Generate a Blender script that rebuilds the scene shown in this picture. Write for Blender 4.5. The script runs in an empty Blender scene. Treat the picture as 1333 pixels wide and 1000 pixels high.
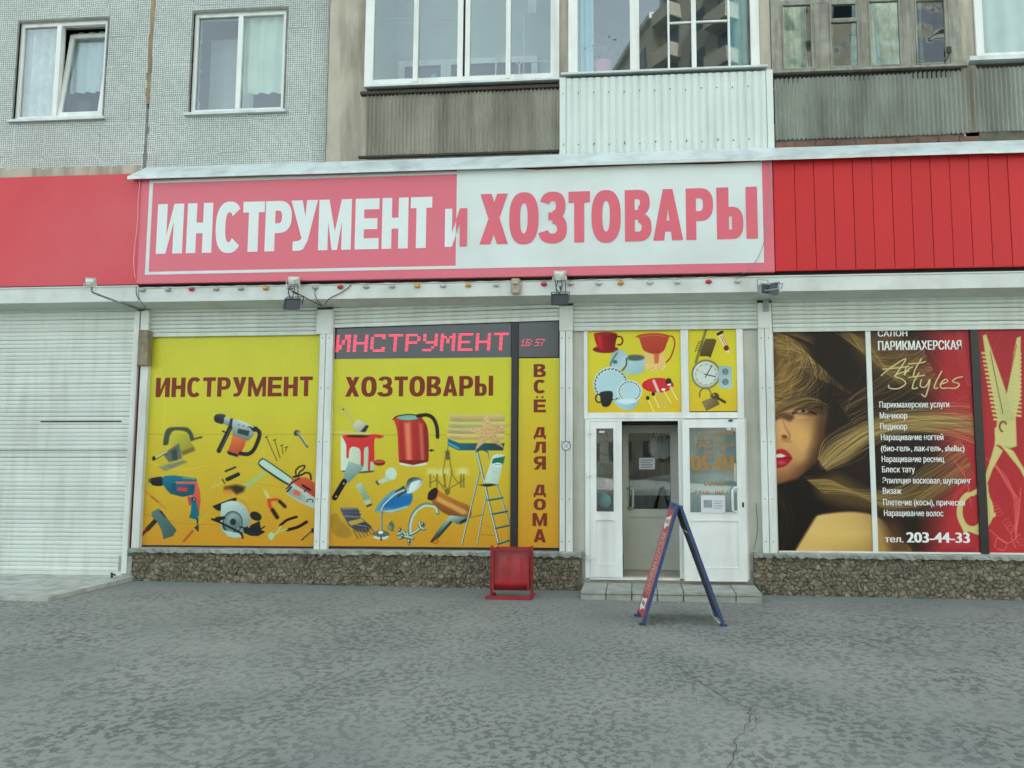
import bpy, bmesh, math, random
import numpy as np
from mathutils import Vector, Matrix
random.seed(7); RN = np.random.RandomState(5)
rad = math.radians
# ------------------------------------------------------------------ camera
F, CX, CY = 1050.0, 743.0, 493.0
YAW, PIT, CAMH = rad(4.78), rad(5.63), 1.75
CAM = Vector((0.0, -10.6, CAMH))
col = bpy.context.scene.collection
scn = bpy.context.scene
cd = bpy.data.cameras.new('camera'); cam = bpy.data.objects.new('camera', cd); col.objects.link(cam)
cam.location = CAM; cam.rotation_euler = (rad(90) + PIT, 0, YAW)
cd.sensor_fit = 'HORIZONTAL'; cd.sensor_width = 36.0; cd.lens = 36.0 * F / 1333.0
cd.shift_x = (666.5 - CX) / 1333.0; cd.shift_y = (CY - 500.0) / 1333.0
cd.clip_end = 600
scn.camera = cam
# ------------------------------------------------------------------ light
w = bpy.data.worlds.new('World'); scn.world = w; w.use_nodes = True
nt = w.node_tree; nt.nodes.clear()
sky = nt.nodes.new('ShaderNodeTexSky'); sky.sky_type = 'NISHITA'; sky.sun_disc = False
SUN_EL, SUN_AZ = rad(38), rad(25)
sky.sun_elevation = SUN_EL; sky.sun_rotation = SUN_AZ
sky.air_density = 1.0; sky.dust_density = 4.0; sky.ozone_density = 1.0
hsv = nt.nodes.new('ShaderNodeHueSaturation'); hsv.inputs['Saturation'].default_value = 0.36; hsv.inputs['Hue'].default_value = 0.475
bgn = nt.nodes.new('ShaderNodeBackground'); bgn.inputs['Strength'].default_value = 0.10
wo = nt.nodes.new('ShaderNodeOutputWorld')
nt.links.new(sky.outputs[0], hsv.inputs['Color']); nt.links.new(hsv.outputs[0], bgn.inputs['Color']); nt.links.new(bgn.outputs[0], wo.inputs['Surface'])
sl = bpy.data.lights.new('sun', 'SUN'); sl.energy = 3.0; sl.angle = rad(.5); sl.color = (1.0, 0.97, 0.9)
so = bpy.data.objects.new('sun', sl); col.objects.link(so)
sd = Vector((math.sin(SUN_AZ) * math.cos(SUN_EL), math.cos(SUN_AZ) * math.cos(SUN_EL), math.sin(SUN_EL)))
so.rotation_euler = sd.to_track_quat('Z', 'Y').to_euler()
scn.view_settings.view_transform = 'Standard'; scn.view_settings.look = 'None'
scn.view_settings.exposure = 2.68; scn.view_settings.gamma = 1.0
scn.view_settings.use_curve_mapping = False
scn.cycles.max_bounces = 6; scn.cycles.transparent_max_bounces = 12
# ------------------------------------------------------------------ measuring rays
_r = Vector((math.cos(YAW), math.sin(YAW), 0))
_f = Vector((-math.sin(YAW) * math.cos(PIT), math.cos(YAW) * math.cos(PIT), math.sin(PIT)))
_u = _r.cross(_f)
def ray(px, py): return _f + _r * ((px - CX) / F) + _u * ((CY - py) / F)
def R(px, py, Y):
    d = ray(px, py); return CAM + d * ((Y - CAM.y) / d.y)
_a = R(170, 756, -0.08); _b = R(1333, 782, -0.08)
GB = (_b.z - _a.z) / (_b.x - _a.x); GA = _a.z - GB * _a.x
def gz(x): return GA + GB * x
def G(px, py):
    d = ray(px, py); t = (GA + GB * CAM.x - CAM.z) / (d.z - GB * d.x); return CAM + d * t
# ------------------------------------------------------------------ helpers
ORG = {}
def lin(c): c = c / 255.0; return c / 12.92 if c <= 0.04045 else ((c + 0.055) / 1.055) ** 2.4
def S(r, g, b, k=1.0): return (lin(r) * k, lin(g) * k, lin(b) * k)
class MB:
    def __init__(s): s.v = []; s.f = []
    def add(s, vs, fs):
        n = len(s.v); s.v += [tuple(p) for p in vs]; s.f += [tuple(i + n for i in q) for q in fs]; return s
    def box(s, x0, x1, y0, y1, z0, z1):
        if x0 > x1: x0, x1 = x1, x0
        if y0 > y1: y0, y1 = y1, y0
        if z0 > z1: z0, z1 = z1, z0
        return s.add([(x0,y0,z0),(x1,y0,z0),(x1,y1,z0),(x0,y1,z0),(x0,y0,z1),(x1,y0,z1),(x1,y1,z1),(x0,y1,z1)],
                     [(0,3,2,1),(4,5,6,7),(0,1,5,4),(1,2,6,5),(2,3,7,6),(3,0,4,7)])
    def prism(s, pts, d):            # closed polygon pts (3D) extruded by vector d
        n = len(pts); d = Vector(d)
        return s.add([Vector(p) for p in pts] + [Vector(p) + d for p in pts],
                     [tuple(range(n))[::-1], tuple(range(n, 2 * n))] + [(i, (i + 1) % n, n + (i + 1) % n, n + i) for i in range(n)])
    def bar(s, a, b, w, h):          # square bar from a to b
        a = Vector(a); b = Vector(b); t = (b - a).normalized()
        u = t.cross(Vector((0, 1, 0)));
        if u.length < 1e-3: u = t.cross(Vector((0, 0, 1)))
        u.normalize(); v = t.cross(u)
        c = [a + u * (w / 2 * i) + v * (h / 2 * j) for i, j in ((-1,-1),(1,-1),(1,1),(-1,1))]
        return s.prism(c, b - a)
    def tube(s, pts, r, n=6):
        pts = [Vector(p) for p in pts]; k = len(s.v); m = len(pts)
        for i, p in enumerate(pts):
            t = (pts[min(i + 1, m - 1)] - pts[max(i - 1, 0)]).normalized()
            u = t.cross(Vector((0.13, 0.9, 0.2))).normalized(); v = t.cross(u)
            rr = r[i] if isinstance(r, (list, tuple)) else r
            s.v += [tuple(p + (u * math.cos(2 * math.pi * j / n) + v * math.sin(2 * math.pi * j / n)) * rr) for j in range(n)]
        for i in range(m - 1):
            for j in range(n):
                s.f.append((k + i * n + j, k + i * n + (j + 1) % n, k + (i + 1) * n + (j + 1) % n, k + (i + 1) * n + j))
        s.f.append(tuple(k + j for j in range(n))[::-1]); s.f.append(tuple(k + (m - 1) * n + j for j in range(n)))
        return s
    def ball(s, c, r, nu=10, nv=6, sx=1, sy=1, sz=1):
        k = len(s.v); c = Vector(c)
        for i in range(nv + 1):
            th = math.pi * i / nv
            for j in range(nu):
                ph = 2 * math.pi * j / nu
                s.v.append((c.x + r * sx * math.sin(th) * math.cos(ph), c.y + r * sy * math.sin(th) * math.sin(ph), c.z + r * sz * math.cos(th)))
        for i in range(nv):
            for j in range(nu): s.f.append((k + i * nu + j, k + (i + 1) * nu + j, k + (i + 1) * nu + (j + 1) % nu, k + i * nu + (j + 1) % nu))
        return s
    def mesh(s, name, o=Vector((0, 0, 0)), smooth=False):
        me = bpy.data.meshes.new(name)
        me.from_pydata([(x - o.x, y - o.y, z - o.z) for x, y, z in s.v], [], s.f)
        me.validate()
        if smooth: me.polygons.foreach_set('use_smooth', [True] * len(me.polygons))
        return me
    def build(s, name, m, parent=None, smooth=False, bevel=0, loc=None):
        o = ORG[parent] if parent else (Vector(loc) if loc else Vector((0, 0, 0)))
        me = s.mesh(name, o, smooth)
        ob = bpy.data.objects.new(name, me); col.objects.link(ob)
        if m: me.materials.append(m)
        if parent: ob.parent = parent
        else: ob.location = o
        ORG[ob] = o
        if bevel:
            bm = bmesh.new(); bm.from_mesh(me)
            bmesh.ops.bevel(bm, geom=bm.edges[:], offset=bevel, segments=2, affect='EDGES', clamp_overlap=True)
            bm.to_mesh(me); bm.free()
        return ob
def inst(name, me, parent, loc, rot=None):
    ob = bpy.data.objects.new(name, me); col.objects.link(ob); ob.parent = parent
    ob.location = Vector(loc) - ORG[parent]
    if rot: ob.rotation_euler = rot
    ORG[ob] = Vector(loc); return ob
def tag(o, label=None, cat=None, group=None, kind=None):
    if label: o['label'] = label
    if cat: o['category'] = cat
    if group: o['group'] = group
    if kind: o['kind'] = kind
    return o
def thing(name, label, cat, loc, group=None):
    o = bpy.data.objects.new(name, None); col.objects.link(o); o.location = loc; o.empty_display_size = .1
    ORG[o] = Vector(loc); return tag(o, label, cat, group)
def bx(x0, x1, y0, y1, z0, z1): return MB().box(x0, x1, y0, y1, z0, z1)
def pr(xl, xr, yt, yb, Y, yr=None):   # world x0,x1,z0,z1 of an upright rectangle seen on plane Y
    ym = (yt + yb) / 2; xm = (xl + xr) / 2
    return R(xl, ym, Y).x, R(xr, ym, Y).x, R(xm, yb, Y).z, R(xm, yt, Y).z
# ------------------------------------------------------------------ materials
def mat(name, c, rough=.6, var=.12, vs=3.0, bump=0, bs=40, metal=0, dirt=None, dirt_s=1.5, dirt_a=.35, streak=False, coat=0, spec=None, rnd=0, fine=0):
    m = bpy.data.materials.new(name); m.use_nodes = True; t = m.node_tree; N = t.nodes; L = t.links
    p = N['Principled BSDF']; p.inputs['Roughness'].default_value = rough; p.inputs['Metallic'].default_value = metal
    if spec is not None: p.inputs['Specular IOR Level'].default_value = spec
    if coat: p.inputs['Coat Weight'].default_value = coat; p.inputs['Coat Roughness'].default_value = .08
    g = N.new('ShaderNodeNewGeometry')
    def noise(sc, det=5, stretch=None):
        n = N.new('ShaderNodeTexNoise'); n.inputs['Scale'].default_value = sc; n.inputs['Detail'].default_value = det
        if stretch:
            mp = N.new('ShaderNodeMapping'); mp.inputs['Scale'].default_value = stretch
            L.new(g.outputs['Position'], mp.inputs['Vector']); L.new(mp.outputs[0], n.inputs['Vector'])
        else: L.new(g.outputs['Position'], n.inputs['Vector'])
        return n.outputs['Fac']
    def ramp(fac, lo, hi, a, b):
        r = N.new('ShaderNodeMapRange'); r.inputs[1].default_value = lo; r.inputs[2].default_value = hi; r.inputs[3].default_value = a; r.inputs[4].default_value = b
        L.new(fac, r.inputs[0]); return r.outputs[0]
    rgb = N.new('ShaderNodeRGB'); rgb.outputs[0].default_value = (*c, 1); cur = rgb.outputs[0]
    def mul(cur, fac):
        x = N.new('ShaderNodeVectorMath'); x.operation = 'SCALE'; L.new(cur, x.inputs[0]); L.new(fac, x.inputs['Scale']); return x.outputs[0]
    if var: cur = mul(cur, ramp(noise(vs), .3, .7, 1 - var, 1 + var))
    if fine: cur = mul(cur, ramp(noise(90, 3), .3, .7, 1 - fine, 1 + fine))
    if rnd:
        oi = N.new('ShaderNodeObjectInfo'); cur = mul(cur, ramp(oi.outputs['Random'], 0, 1, 1 - rnd, 1 + rnd))
    if dirt:
        d = ramp(noise(dirt_s, 8, (3.0, 3.0, .35) if streak else None), .45, .75, 0, dirt_a)
        mx = N.new('ShaderNodeMix'); mx.data_type = 'RGBA'; L.new(d, mx.inputs[0]); L.new(cur, mx.inputs[6]); mx.inputs[7].default_value = (*dirt, 1); cur = mx.outputs[2]
    L.new(cur, p.inputs['Base Color'])
    if bump:
        b = N.new('ShaderNodeBump'); b.inputs['Strength'].default_value = 1; b.inputs['Distance'].default_value = bump
        L.new(noise(bs, 6), b.inputs['Height']); L.new(b.outputs[0], p.inputs['Normal'])
    m['p'] = 1; return m
def glass(name, tint=(.85, .9, .9), refl=.14, rough=.01, wob=.0, ws=2.2):
    m = bpy.data.materials.new(name); m.use_nodes = True; t = m.node_tree; N = t.nodes; L = t.links; N.clear()
    o = N.new('ShaderNodeOutputMaterial'); a = N.new('ShaderNodeBsdfTransparent'); a.inputs[0].default_value = (*tint, 1)
    b = N.new('ShaderNodeBsdfGlossy'); b.inputs['Roughness'].default_value = rough; b.inputs['Color'].default_value = (.95, 1, 1, 1)
    x = N.new('ShaderNodeMixShader'); lw = N.new('ShaderNodeLayerWeight'); lw.inputs[0].default_value = .5; fr = N.new('ShaderNodeMath'); fr.operation = 'POWER'; fr.inputs[1].default_value = 4.0; L.new(lw.outputs['Facing'], fr.inputs[0])
    ad = N.new('ShaderNodeMath'); ad.operation = 'ADD'; ad.inputs[1].default_value = refl; ad.use_clamp = True
    L.new(fr.outputs[0], ad.inputs[0]); L.new(ad.outputs[0], x.inputs[0]); L.new(a.outputs[0], x.inputs[1]); L.new(b.outputs[0], x.inputs[2]); L.new(x.outputs[0], o.inputs[0])
    if wob:
        n = N.new('ShaderNodeTexNoise'); n.inputs['Scale'].default_value = ws; n.inputs['Detail'].default_value = 0; g = N.new('ShaderNodeNewGeometry'); L.new(g.outputs['Position'], n.inputs['Vector'])
        bp = N.new('ShaderNodeBump'); bp.inputs['Distance'].default_value = wob; L.new(n.outputs['Fac'], bp.inputs['Height']); L.new(bp.outputs[0], b.inputs['Normal'])
    return m
def emis(name, c, s):
    m = bpy.data.materials.new(name); m.use_nodes = True; p = m.node_tree.nodes['Principled BSDF']
    p.inputs['Base Color'].default_value = (*c, 1); p.inputs['Emission Color'].default_value = (*c, 1); p.inputs['Emission Strength'].default_value = s; return m
GRIME = S(120, 118, 100)
M = dict(
 pvc=mat('white_pvc', S(222,228,222), .35, .05, dirt=S(150,150,138), dirt_s=2, dirt_a=.35, streak=True),
 clad=mat('pillar_cladding', S(212,220,212), .4, .06, dirt=S(140,140,125), dirt_s=2, dirt_a=.4, streak=True),
 doorplaster=mat('plaster_strip', S(178,182,168), .8, .08, bump=.002, dirt=S(130,125,105), dirt_a=.5, streak=True),
 shut=mat('shutter_paint', S(204,214,204), .45, .07, 1.2, dirt=S(160,162,148), dirt_s=2.4, dirt_a=.35, streak=True, rnd=.06),
 house=mat('shutter_housing_paint', S(205,213,206), .45, .06, 1.5, dirt=S(140,142,128), dirt_s=2.5, dirt_a=.35),
 redl=mat('faded_red_banner', S(206,72,78), .42, .05, .8, dirt=S(212,105,112), dirt_s=.5, dirt_a=.6, spec=.2),
 redr=mat('red_cladding_paint', S(196,48,52), .4, .05, .8, rnd=.03, dirt=S(150,60,62), dirt_s=.9, dirt_a=.3, spec=.2),
 pink=mat('sign_pink_vinyl', S(217,112,126), .4, .03, .8, dirt=S(200,120,130), dirt_s=.8, dirt_a=.4, spec=.2),
 signw=mat('sign_white_vinyl', S(212,224,220), .4, .03, 1.0, dirt=S(188,192,180), dirt_s=1.4, dirt_a=.4, spec=.2),
 letter_w=mat('letter_white', S(214,226,222), .4, .02, 2),
 letter_r=mat('letter_pink_red', S(216,106,120), .4, .03, 2, spec=.2),
 maroon=mat('letter_maroon', S(124,50,34), .5, .04, 2, spec=.2),
 flash=mat('galvanised_flashing', S(200,213,210), .4, .08, 1.5, metal=.1, dirt=S(140,148,142), dirt_s=4, dirt_a=.55),
 corr=mat('grey_corrugated_metal', S(186,186,174), .42, .1, 2, metal=.35, dirt=S(112,110,98), dirt_s=1.6, dirt_a=.5, streak=True),
 corr2=mat('grey_green_corrugated_metal', S(176,182,172), .42, .1, 2, metal=.35, dirt=S(112,114,104), dirt_s=1.6, dirt_a=.5, streak=True),
 corrw=mat('white_profiled_metal', S(208,220,214), .4, .04, 1.5, dirt=S(165,172,160), dirt_s=2, dirt_a=.3, streak=True),
 conc=mat('stained_concrete', S(180,176,158), .9, .12, 2.5, bump=.006, bs=30, dirt=S(118,112,98), dirt_s=2.2, dirt_a=.8, streak=True),
 dark=mat('recess_shade', S(40,38,34), .9, .2),  # near-black colour stands for the shade in gaps, recesses and the unlit interior
 brown=mat('dark_wood_board', S(62,54,46), .8, .25, 8, bump=.003),
 foam=mat('joint_foam', S(160,142,105), .95, .25, 12, bump=.01, bs=60, dirt=S(95,95,90), dirt_s=3, dirt_a=.9),
 brick=mat('old_brick', S(120,90,75), .95, .2, 12, bump=.006, bs=70, rnd=.22, dirt=S(105,100,90), dirt_s=9, dirt_a=.7),
 oldwood=mat('weathered_grey_wood', S(146,147,134), .85, .2, 6, bump=.003, bs=80, dirt=S(105,100,90), dirt_s=5, dirt_a=.8, streak=True),
 stone=mat('rubble_stone', S(136,130,110), .95, .25, 9, bump=.012, bs=50, rnd=.2, dirt=S(72,70,60), dirt_s=14, dirt_a=.7, fine=.3),
 mortar=mat('plinth_mortar', S(98,97,84), 1, .25, 8, bump=.012, bs=45),
 sill=mat('worn_sill_concrete', S(150,157,147), .85, .14, 5, bump=.004, bs=60, dirt=S(100,104,95), dirt_s=7, dirt_a=.7),
 step=mat('step_tile_stone', S(158,164,153), .85, .12, 5, bump=.004, bs=60, rnd=.06, dirt=S(110,116,108), dirt_s=6, dirt_a=.6),
 slab=mat('ramp_concrete', S(176,182,172), .9, .12, 4, bump=.006, bs=40, dirt=S(110,114,106), dirt_s=5, dirt_a=.7, fine=.12),
 binred=mat('bin_red_paint', S(160,32,38), .42, .12, 6, bump=.003, bs=15, dirt=S(70,40,36), dirt_s=7, dirt_a=.6),
 blue=mat('blue_board_paint', S(38,66,112), .45, .12, 8, dirt=S(70,80,95), dirt_s=9, dirt_a=.5),
 boardback=mat('board_back', S(92,84,76), .8, .15, 8, dirt=S(60,52,48), dirt_s=8, dirt_a=.7),
 black=mat('black_frame', S(28,30,30), .4, .15, 5),
 darkmet=mat('dark_lamp_housing', S(40,48,50), .5, .1, 9, bump=.001),
 whitemet=mat('white_lamp_housing', S(205,212,206), .45, .08, 9, dirt=S(140,140,125), dirt_s=14, dirt_a=.5),
 greymet=mat('grey_lamp_housing', S(135,150,150), .45, .1, 9, dirt=S(90,95,92), dirt_s=14, dirt_a=.5),
 cable=mat('cable', S(45,45,42), .6, .1), cablew=mat('white_cable', S(200,180,170), .6, .1),
 beige=mat('junction_box', S(168,160,135), .6, .1, 8, dirt=S(110,100,80), dirt_s=14, dirt_a=.5),
 wood=mat('wood_block', S(140,130,105), .85, .2, 14, bump=.002, dirt=S(90,85,70), dirt_s=9, dirt_a=.7, streak=True),
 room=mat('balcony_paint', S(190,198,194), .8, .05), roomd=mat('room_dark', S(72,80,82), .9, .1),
 curt=mat('curtain_pale', S(225,238,240), .9, .06), curtg=mat('curtain_greenish', S(214,226,206), .9, .08),
 lace=mat('curtain_lace', S(206,208,196), .9, .2, 5), curtd=mat('drape_greygreen', S(215,226,206), .9, .3, 7), curte=mat('drape_bluegreen', S(170,205,200), .9, .3, 7),
 cyan=mat('curtain_cyan', S(165,215,220), .9, .06),
 sticker=mat('paper_notice', S(205,208,212), .7, .03), gold=mat('gold_script', S(205,195,135), .5, .05),
 offw=mat('print_white', S(228,232,226), .5, .02),
 orange=mat('orange_glass_lettering', S(160,118,48), .6, .08),
 floorin=mat('vestibule_floor', S(165,158,138), .6, .1), doorin=mat('grey_inner_door', S(182,186,172), .45, .04),
 plastic=mat('shop_goods', S(236,240,238), .4, .15, 5), teal=mat('teal_goods', S(90,190,185), .5, .1), paving=None,
 facade=mat('beige_facade', S(165,157,138), .9, .08, .3), facade3=mat('dimmed_beige_facade', S(128,124,112), .9, .08, .3), facade2=mat('pale_facade', S(165,167,160), .9, .06, .3),  # facade3 is the beige darkened so its sunlit wall looks dimmer
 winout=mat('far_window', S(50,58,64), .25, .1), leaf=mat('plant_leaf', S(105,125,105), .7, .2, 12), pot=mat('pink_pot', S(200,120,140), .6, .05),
 bulbw=mat('clear_bulb', S(188,190,180), .3, .1), bulbr=mat('red_bulb', S(190,40,66), .3, .1), bulby=mat('amber_bulb', S(196,150,50), .3, .1), bulbg=mat('dull_bulb', S(165,165,158), .35, .1),
 bird=mat('small_bolt_metal', S(50,45,40), .6, .1), seal=mat('grey_joint_cement', S(120,124,118), .95, .2, 9, bump=.004),
)
GL = glass('window_glass', refl=.08, wob=.0004)
GLD = glass('old_window_glass', refl=.12, wob=.0006)
GLI = glass('inner_door_glass', (.85, .88, .88), refl=.05)
GLO = glass('old_wavy_glass', refl=.045, wob=.012, ws=4.5)
GLS = glass('door_glass', (.8, .85, .85), refl=.12, wob=.0005)
# mosaic tile wall material
def tile_mat():
    m = mat('mosaic_tile', (1, 1, 1), .5, .10, 1.0); t = m.node_tree; N = t.nodes; L = t.links; p = N['Principled BSDF']
    cur = p.inputs['Base Color'].links[0].from_socket
    g = N.new('ShaderNodeNewGeometry'); sp = N.new('ShaderNodeSeparateXYZ'); L.new(g.outputs['Position'], sp.inputs[0])
    cb = N.new('ShaderNodeCombineXYZ'); L.new(sp.outputs[0], cb.inputs[0]); L.new(sp.outputs[2], cb.inputs[1])
    # jog each mosaic sheet a little
    bk = N.new('ShaderNodeTexVoronoi'); bk.inputs['Scale'].default_value = 2.2; bk.distance = 'CHEBYCHEV'; bk.inputs['Randomness'].default_value = .25
    L.new(cb.outputs[0], bk.inputs['Vector'])
    sc = N.new('ShaderNodeVectorMath'); sc.operation = 'SCALE'; sc.inputs['Scale'].default_value = .03; L.new(bk.outputs['Color'], sc.inputs[0])
    ad = N.new('ShaderNodeVectorMath'); ad.operation = 'ADD'; L.new(cb.outputs[0], ad.inputs[0]); L.new(sc.outputs[0], ad.inputs[1])
    b = N.new('ShaderNodeTexBrick'); b.offset = 0; b.inputs['Scale'].default_value = 1
    b.inputs['Brick Width'].default_value = .033; b.inputs['Row Height'].default_value = .033; b.inputs['Mortar Size'].default_value = .0032; b.inputs['Mortar Smooth'].default_value = .25
    b.inputs['Color1'].default_value = (*S(206,216,208), 1); b.inputs['Color2'].default_value = (*S(186,198,191), 1); b.inputs['Mortar'].default_value = (*S(84,92,86), 1)
    L.new(ad.outputs[0], b.inputs['Vector'])
    x = N.new('ShaderNodeMix'); x.data_type = 'RGBA'; x.blend_type = 'MULTIPLY'; x.inputs[0].default_value = 1
    L.new(b.outputs['Color'], x.inputs[6]); L.new(cur, x.inputs[7]); L.new(x.outputs[2], p.inputs['Base Color'])
    bp = N.new('ShaderNodeBump'); bp.inputs['Distance'].default_value = .003; bp.invert = True; L.new(b.outputs['Fac'], bp.inputs['Height']); L.new(bp.outputs[0], p.inputs['Normal'])
    return m
M['tile'] = tile_mat()
def ground_mat():
    m = bpy.data.materials.new('dusty_asphalt'); m.use_nodes = True; t = m.node_tree; N = t.nodes; L = t.links; p = N['Principled BSDF']; p.inputs['Roughness'].default_value = .9
    g = N.new('ShaderNodeNewGeometry')
    def noise(sc, det=4, st=(1, 1, 1), rough=.5, dist=0):
        mp = N.new('ShaderNodeMapping'); mp.inputs['Scale'].default_value = st; L.new(g.outputs['Position'], mp.inputs[0])
        n = N.new('ShaderNodeTexNoise'); n.inputs['Scale'].default_value = sc; n.inputs['Detail'].default_value = det; n.inputs['Roughness'].default_value = rough; n.inputs['Distortion'].default_value = dist
        L.new(mp.outputs[0], n.inputs['Vector']); return n.outputs['Fac']
    def rmp(f, lo, hi, a, b):
        r = N.new('ShaderNodeMapRange'); r.inputs[1].default_value = lo; r.inputs[2].default_value = hi; r.inputs[3].default_value = a; r.inputs[4].default_value = b; L.new(f, r.inputs[0]); return r.outputs[0]
    def mix(f, a, b):
        x = N.new('ShaderNodeMix'); x.data_type = 'RGBA'; L.new(f, x.inputs[0])
        if isinstance(a, tuple): x.inputs[6].default_value = (*a, 1)
        else: L.new(a, x.inputs[6])
        if isinstance(b, tuple): x.inputs[7].default_value = (*b, 1)
        else: L.new(b, x.inputs[7])
        return x.outputs[2]
    K = .95
    base = mix(rmp(noise(.7, 5), .35, .65, 0, 1), S(130,137,131,K), S(147,152,144,K))
    blot = N.new('ShaderNodeMath'); blot.operation = 'MULTIPLY'
    L.new(rmp(noise(17, 7, (1.1, .95, 1), .62, .0), .49, .55, 0, 1), blot.inputs[0]); L.new(rmp(noise(1.0, 3), .3, .62, .25, .85), blot.inputs[1])
    c1 = mix(blot.outputs[0], base, S(90,98,93,K))
    c2 = mix(rmp(noise(45, 3, rough=.7), .55, .75, 0, .5), c1, S(70,76,74,K))
    c3 = mix(rmp(noise(60, 2), .62, .75, 0, .6), c2, S(165,168,160,K))
    # dusty pale band by the wall
    sp = N.new('ShaderNodeSeparateXYZ'); L.new(g.outputs['Position'], sp.inputs[0])
    c4 = mix(rmp(sp.outputs[1], -1.6, -.2, 0, .75), c3, S(122,129,125,K))
    L.new(c4, p.inputs['Base Color'])
    b = N.new('ShaderNodeBump'); b.inputs['Distance'].default_value = .012; L.new(noise(30, 6, rough=.7), b.inputs['Height']); L.new(b.outputs[0], p.inputs['Normal'])
    return m
M['ground'] = ground_mat()
# ------------------------------------------------------------------ ground (one sheet to the horizon, tilted a little along the street)
gd = MB(); E = 250
gd.add([(-E, -E, gz(-E) if 0 else gz(-14) ), (-14, -E, gz(-14)), (14, -E, gz(14)), (E, -E, gz(14)), (-E, E, gz(-14)), (-14, E, gz(-14)), (14, E, gz(14)), (E, E, gz(14))], [(0, 1, 5, 4), (1, 2, 6, 5), (2, 3, 7, 6)])
ground = gd.build('ground', M['ground']); tag(ground, kind='structure')
def gpath(pts, wdt, name, m):
    mb = MB(); P = [G(*p) for p in pts]; Q = []
    for a, b in zip(P[:-1], P[1:]):
        n = 5
        for i in range(n):
            q = a.lerp(b, i / n); q = q + Vector((random.uniform(-.02, .02), random.uniform(-.02, .02), 0)); Q.append(q)
    Q.append(P[-1])
    for i in range(len(Q) - 1):
        a, b = Q[i], Q[i + 1]; t = (b - a).normalized(); n = Vector((-t.y, t.x, 0)); w0 = wdt * random.uniform(.4, 1.1) if i else .001; w1 = wdt * random.uniform(.4, 1.1)
        v = [a - n * w0, a + n * w0, b + n * w1, b - n * w1]; v = [Vector((p.x, p.y, gz(p.x) + .003)) for p in v]
        mb.add(v, [(0, 1, 2, 3)])
    return mb.build(name, m, ground)
M['crack'] = mat('crack_shadow', S(78, 86, 84, .7), 1, .1)
gpath([(866, 855), (905, 882), (935, 905), (975, 922), (977, 938), (964, 955), (955, 975), (951, 1000), (948, 1030)], .0035, 'crack', M['crack'])
gpath([(975, 922), (985, 940), (978, 952)], .002, 'crack', M['crack'])
# loose grit on the asphalt
mb = MB(); gm = mat('grit', S(150, 152, 142), .9, .3, 30)
for i in range(420):
    x = random.uniform(-9, 8); y = random.uniform(-7.5, -.15); y = y if random.random() < .6 else random.uniform(-1.0, -.12); q = random.uniform(.003, .009) * (1 if i % 30 else 1.8)
    c = Vector((x, y, gz(x) + q * .3)); P = [c + Vector((random.uniform(.6, 1) * q * math.cos(a), random.uniform(.6, 1) * q * math.sin(a), 0)) for a in (0, 1.3, 2.5, 3.8, 5)]
    mb.add([tuple(p) for p in P] + [(x, y, c.z + q * .7)], [(j, (j + 1) % 5, 5) for j in range(5)])
tag(mb.build('grit', gm), kind='stuff')
# ------------------------------------------------------------------ opposite side of the street (seen in the window glass)
def far_building(name, label, a, b, dep, H, m, nx, nz, balc=False):
    """a,b: ends of the front wall (x,y) as seen mirrored; real position is the mirror image across the facade"""
    A = Vector((a[0], -a[1], 0)); B = Vector((b[0], -b[1], 0)); t = (B - A); Ln = t.length; t.normalize(); n = Vector((-t.y, t.x, 0))
    if n.dot(CAM - A) < 0: n = -n
    th = thing(name, label, 'building', A)
    mb = MB(); P = [A, B, B - n * dep, A - n * dep]; mb.prism([p - Vector((0, 0, .5)) for p in P], (0, 0, H + .5)); mb.build('wall', m, th)
    mb = MB(); mb.prism([p + Vector((0, 0, H)) + n * (.4 if i < 2 else 0) for i, p in enumerate(P)], (0, 0, .5)); mb.build('roof', M['facade2'], th)
    ww, wh = 1.6, 1.6
    wm = MB().prism([(0, 0, 0), t * ww, t * ww + Vector((0, 0, wh)), Vector((0, 0, wh))], n * .05).mesh('window'); wm.materials.append(M['winout'])
    bmh = MB().prism([(0, 0, 0), t * (Ln / nx * .75), t * (Ln / nx * .75) + Vector((0, 0, 1.1)), Vector((0, 0, 1.1))], n * 1.1).mesh('balcony'); bmh.materials.append(m)
    for i in range(nx):
        for k in range(nz):
            z = 1.2 + k * (H - 1.5) / nz
            inst('window', wm, th, A + t * (Ln * (i + .5) / nx - ww / 2) + Vector((0, 0, z + .3)) + n * .002)
            if balc and i % 2 == 0: inst('balcony', bmh, th, A + t * (Ln * (i + .12) / nx) + Vector((0, 0, z - .9)) + n * .002)
far_building('apartment_tower', 'tall beige apartment block across the street seen in the balcony glass', (1.4, 50), (-9, 81), 14, 36, M['facade'], 7, 11)
far_building('apartment_block', 'beige block with striped balconies joined to the tall block across the street', (1.9, 50), (9, 40), 14, 39, M['facade3'], 4, 12, True)
far_building('long_house', 'long pale apartment house across the street on the right', (12, 42), (60, 42), 13, 27, M['facade2'], 16, 9, True)
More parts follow.
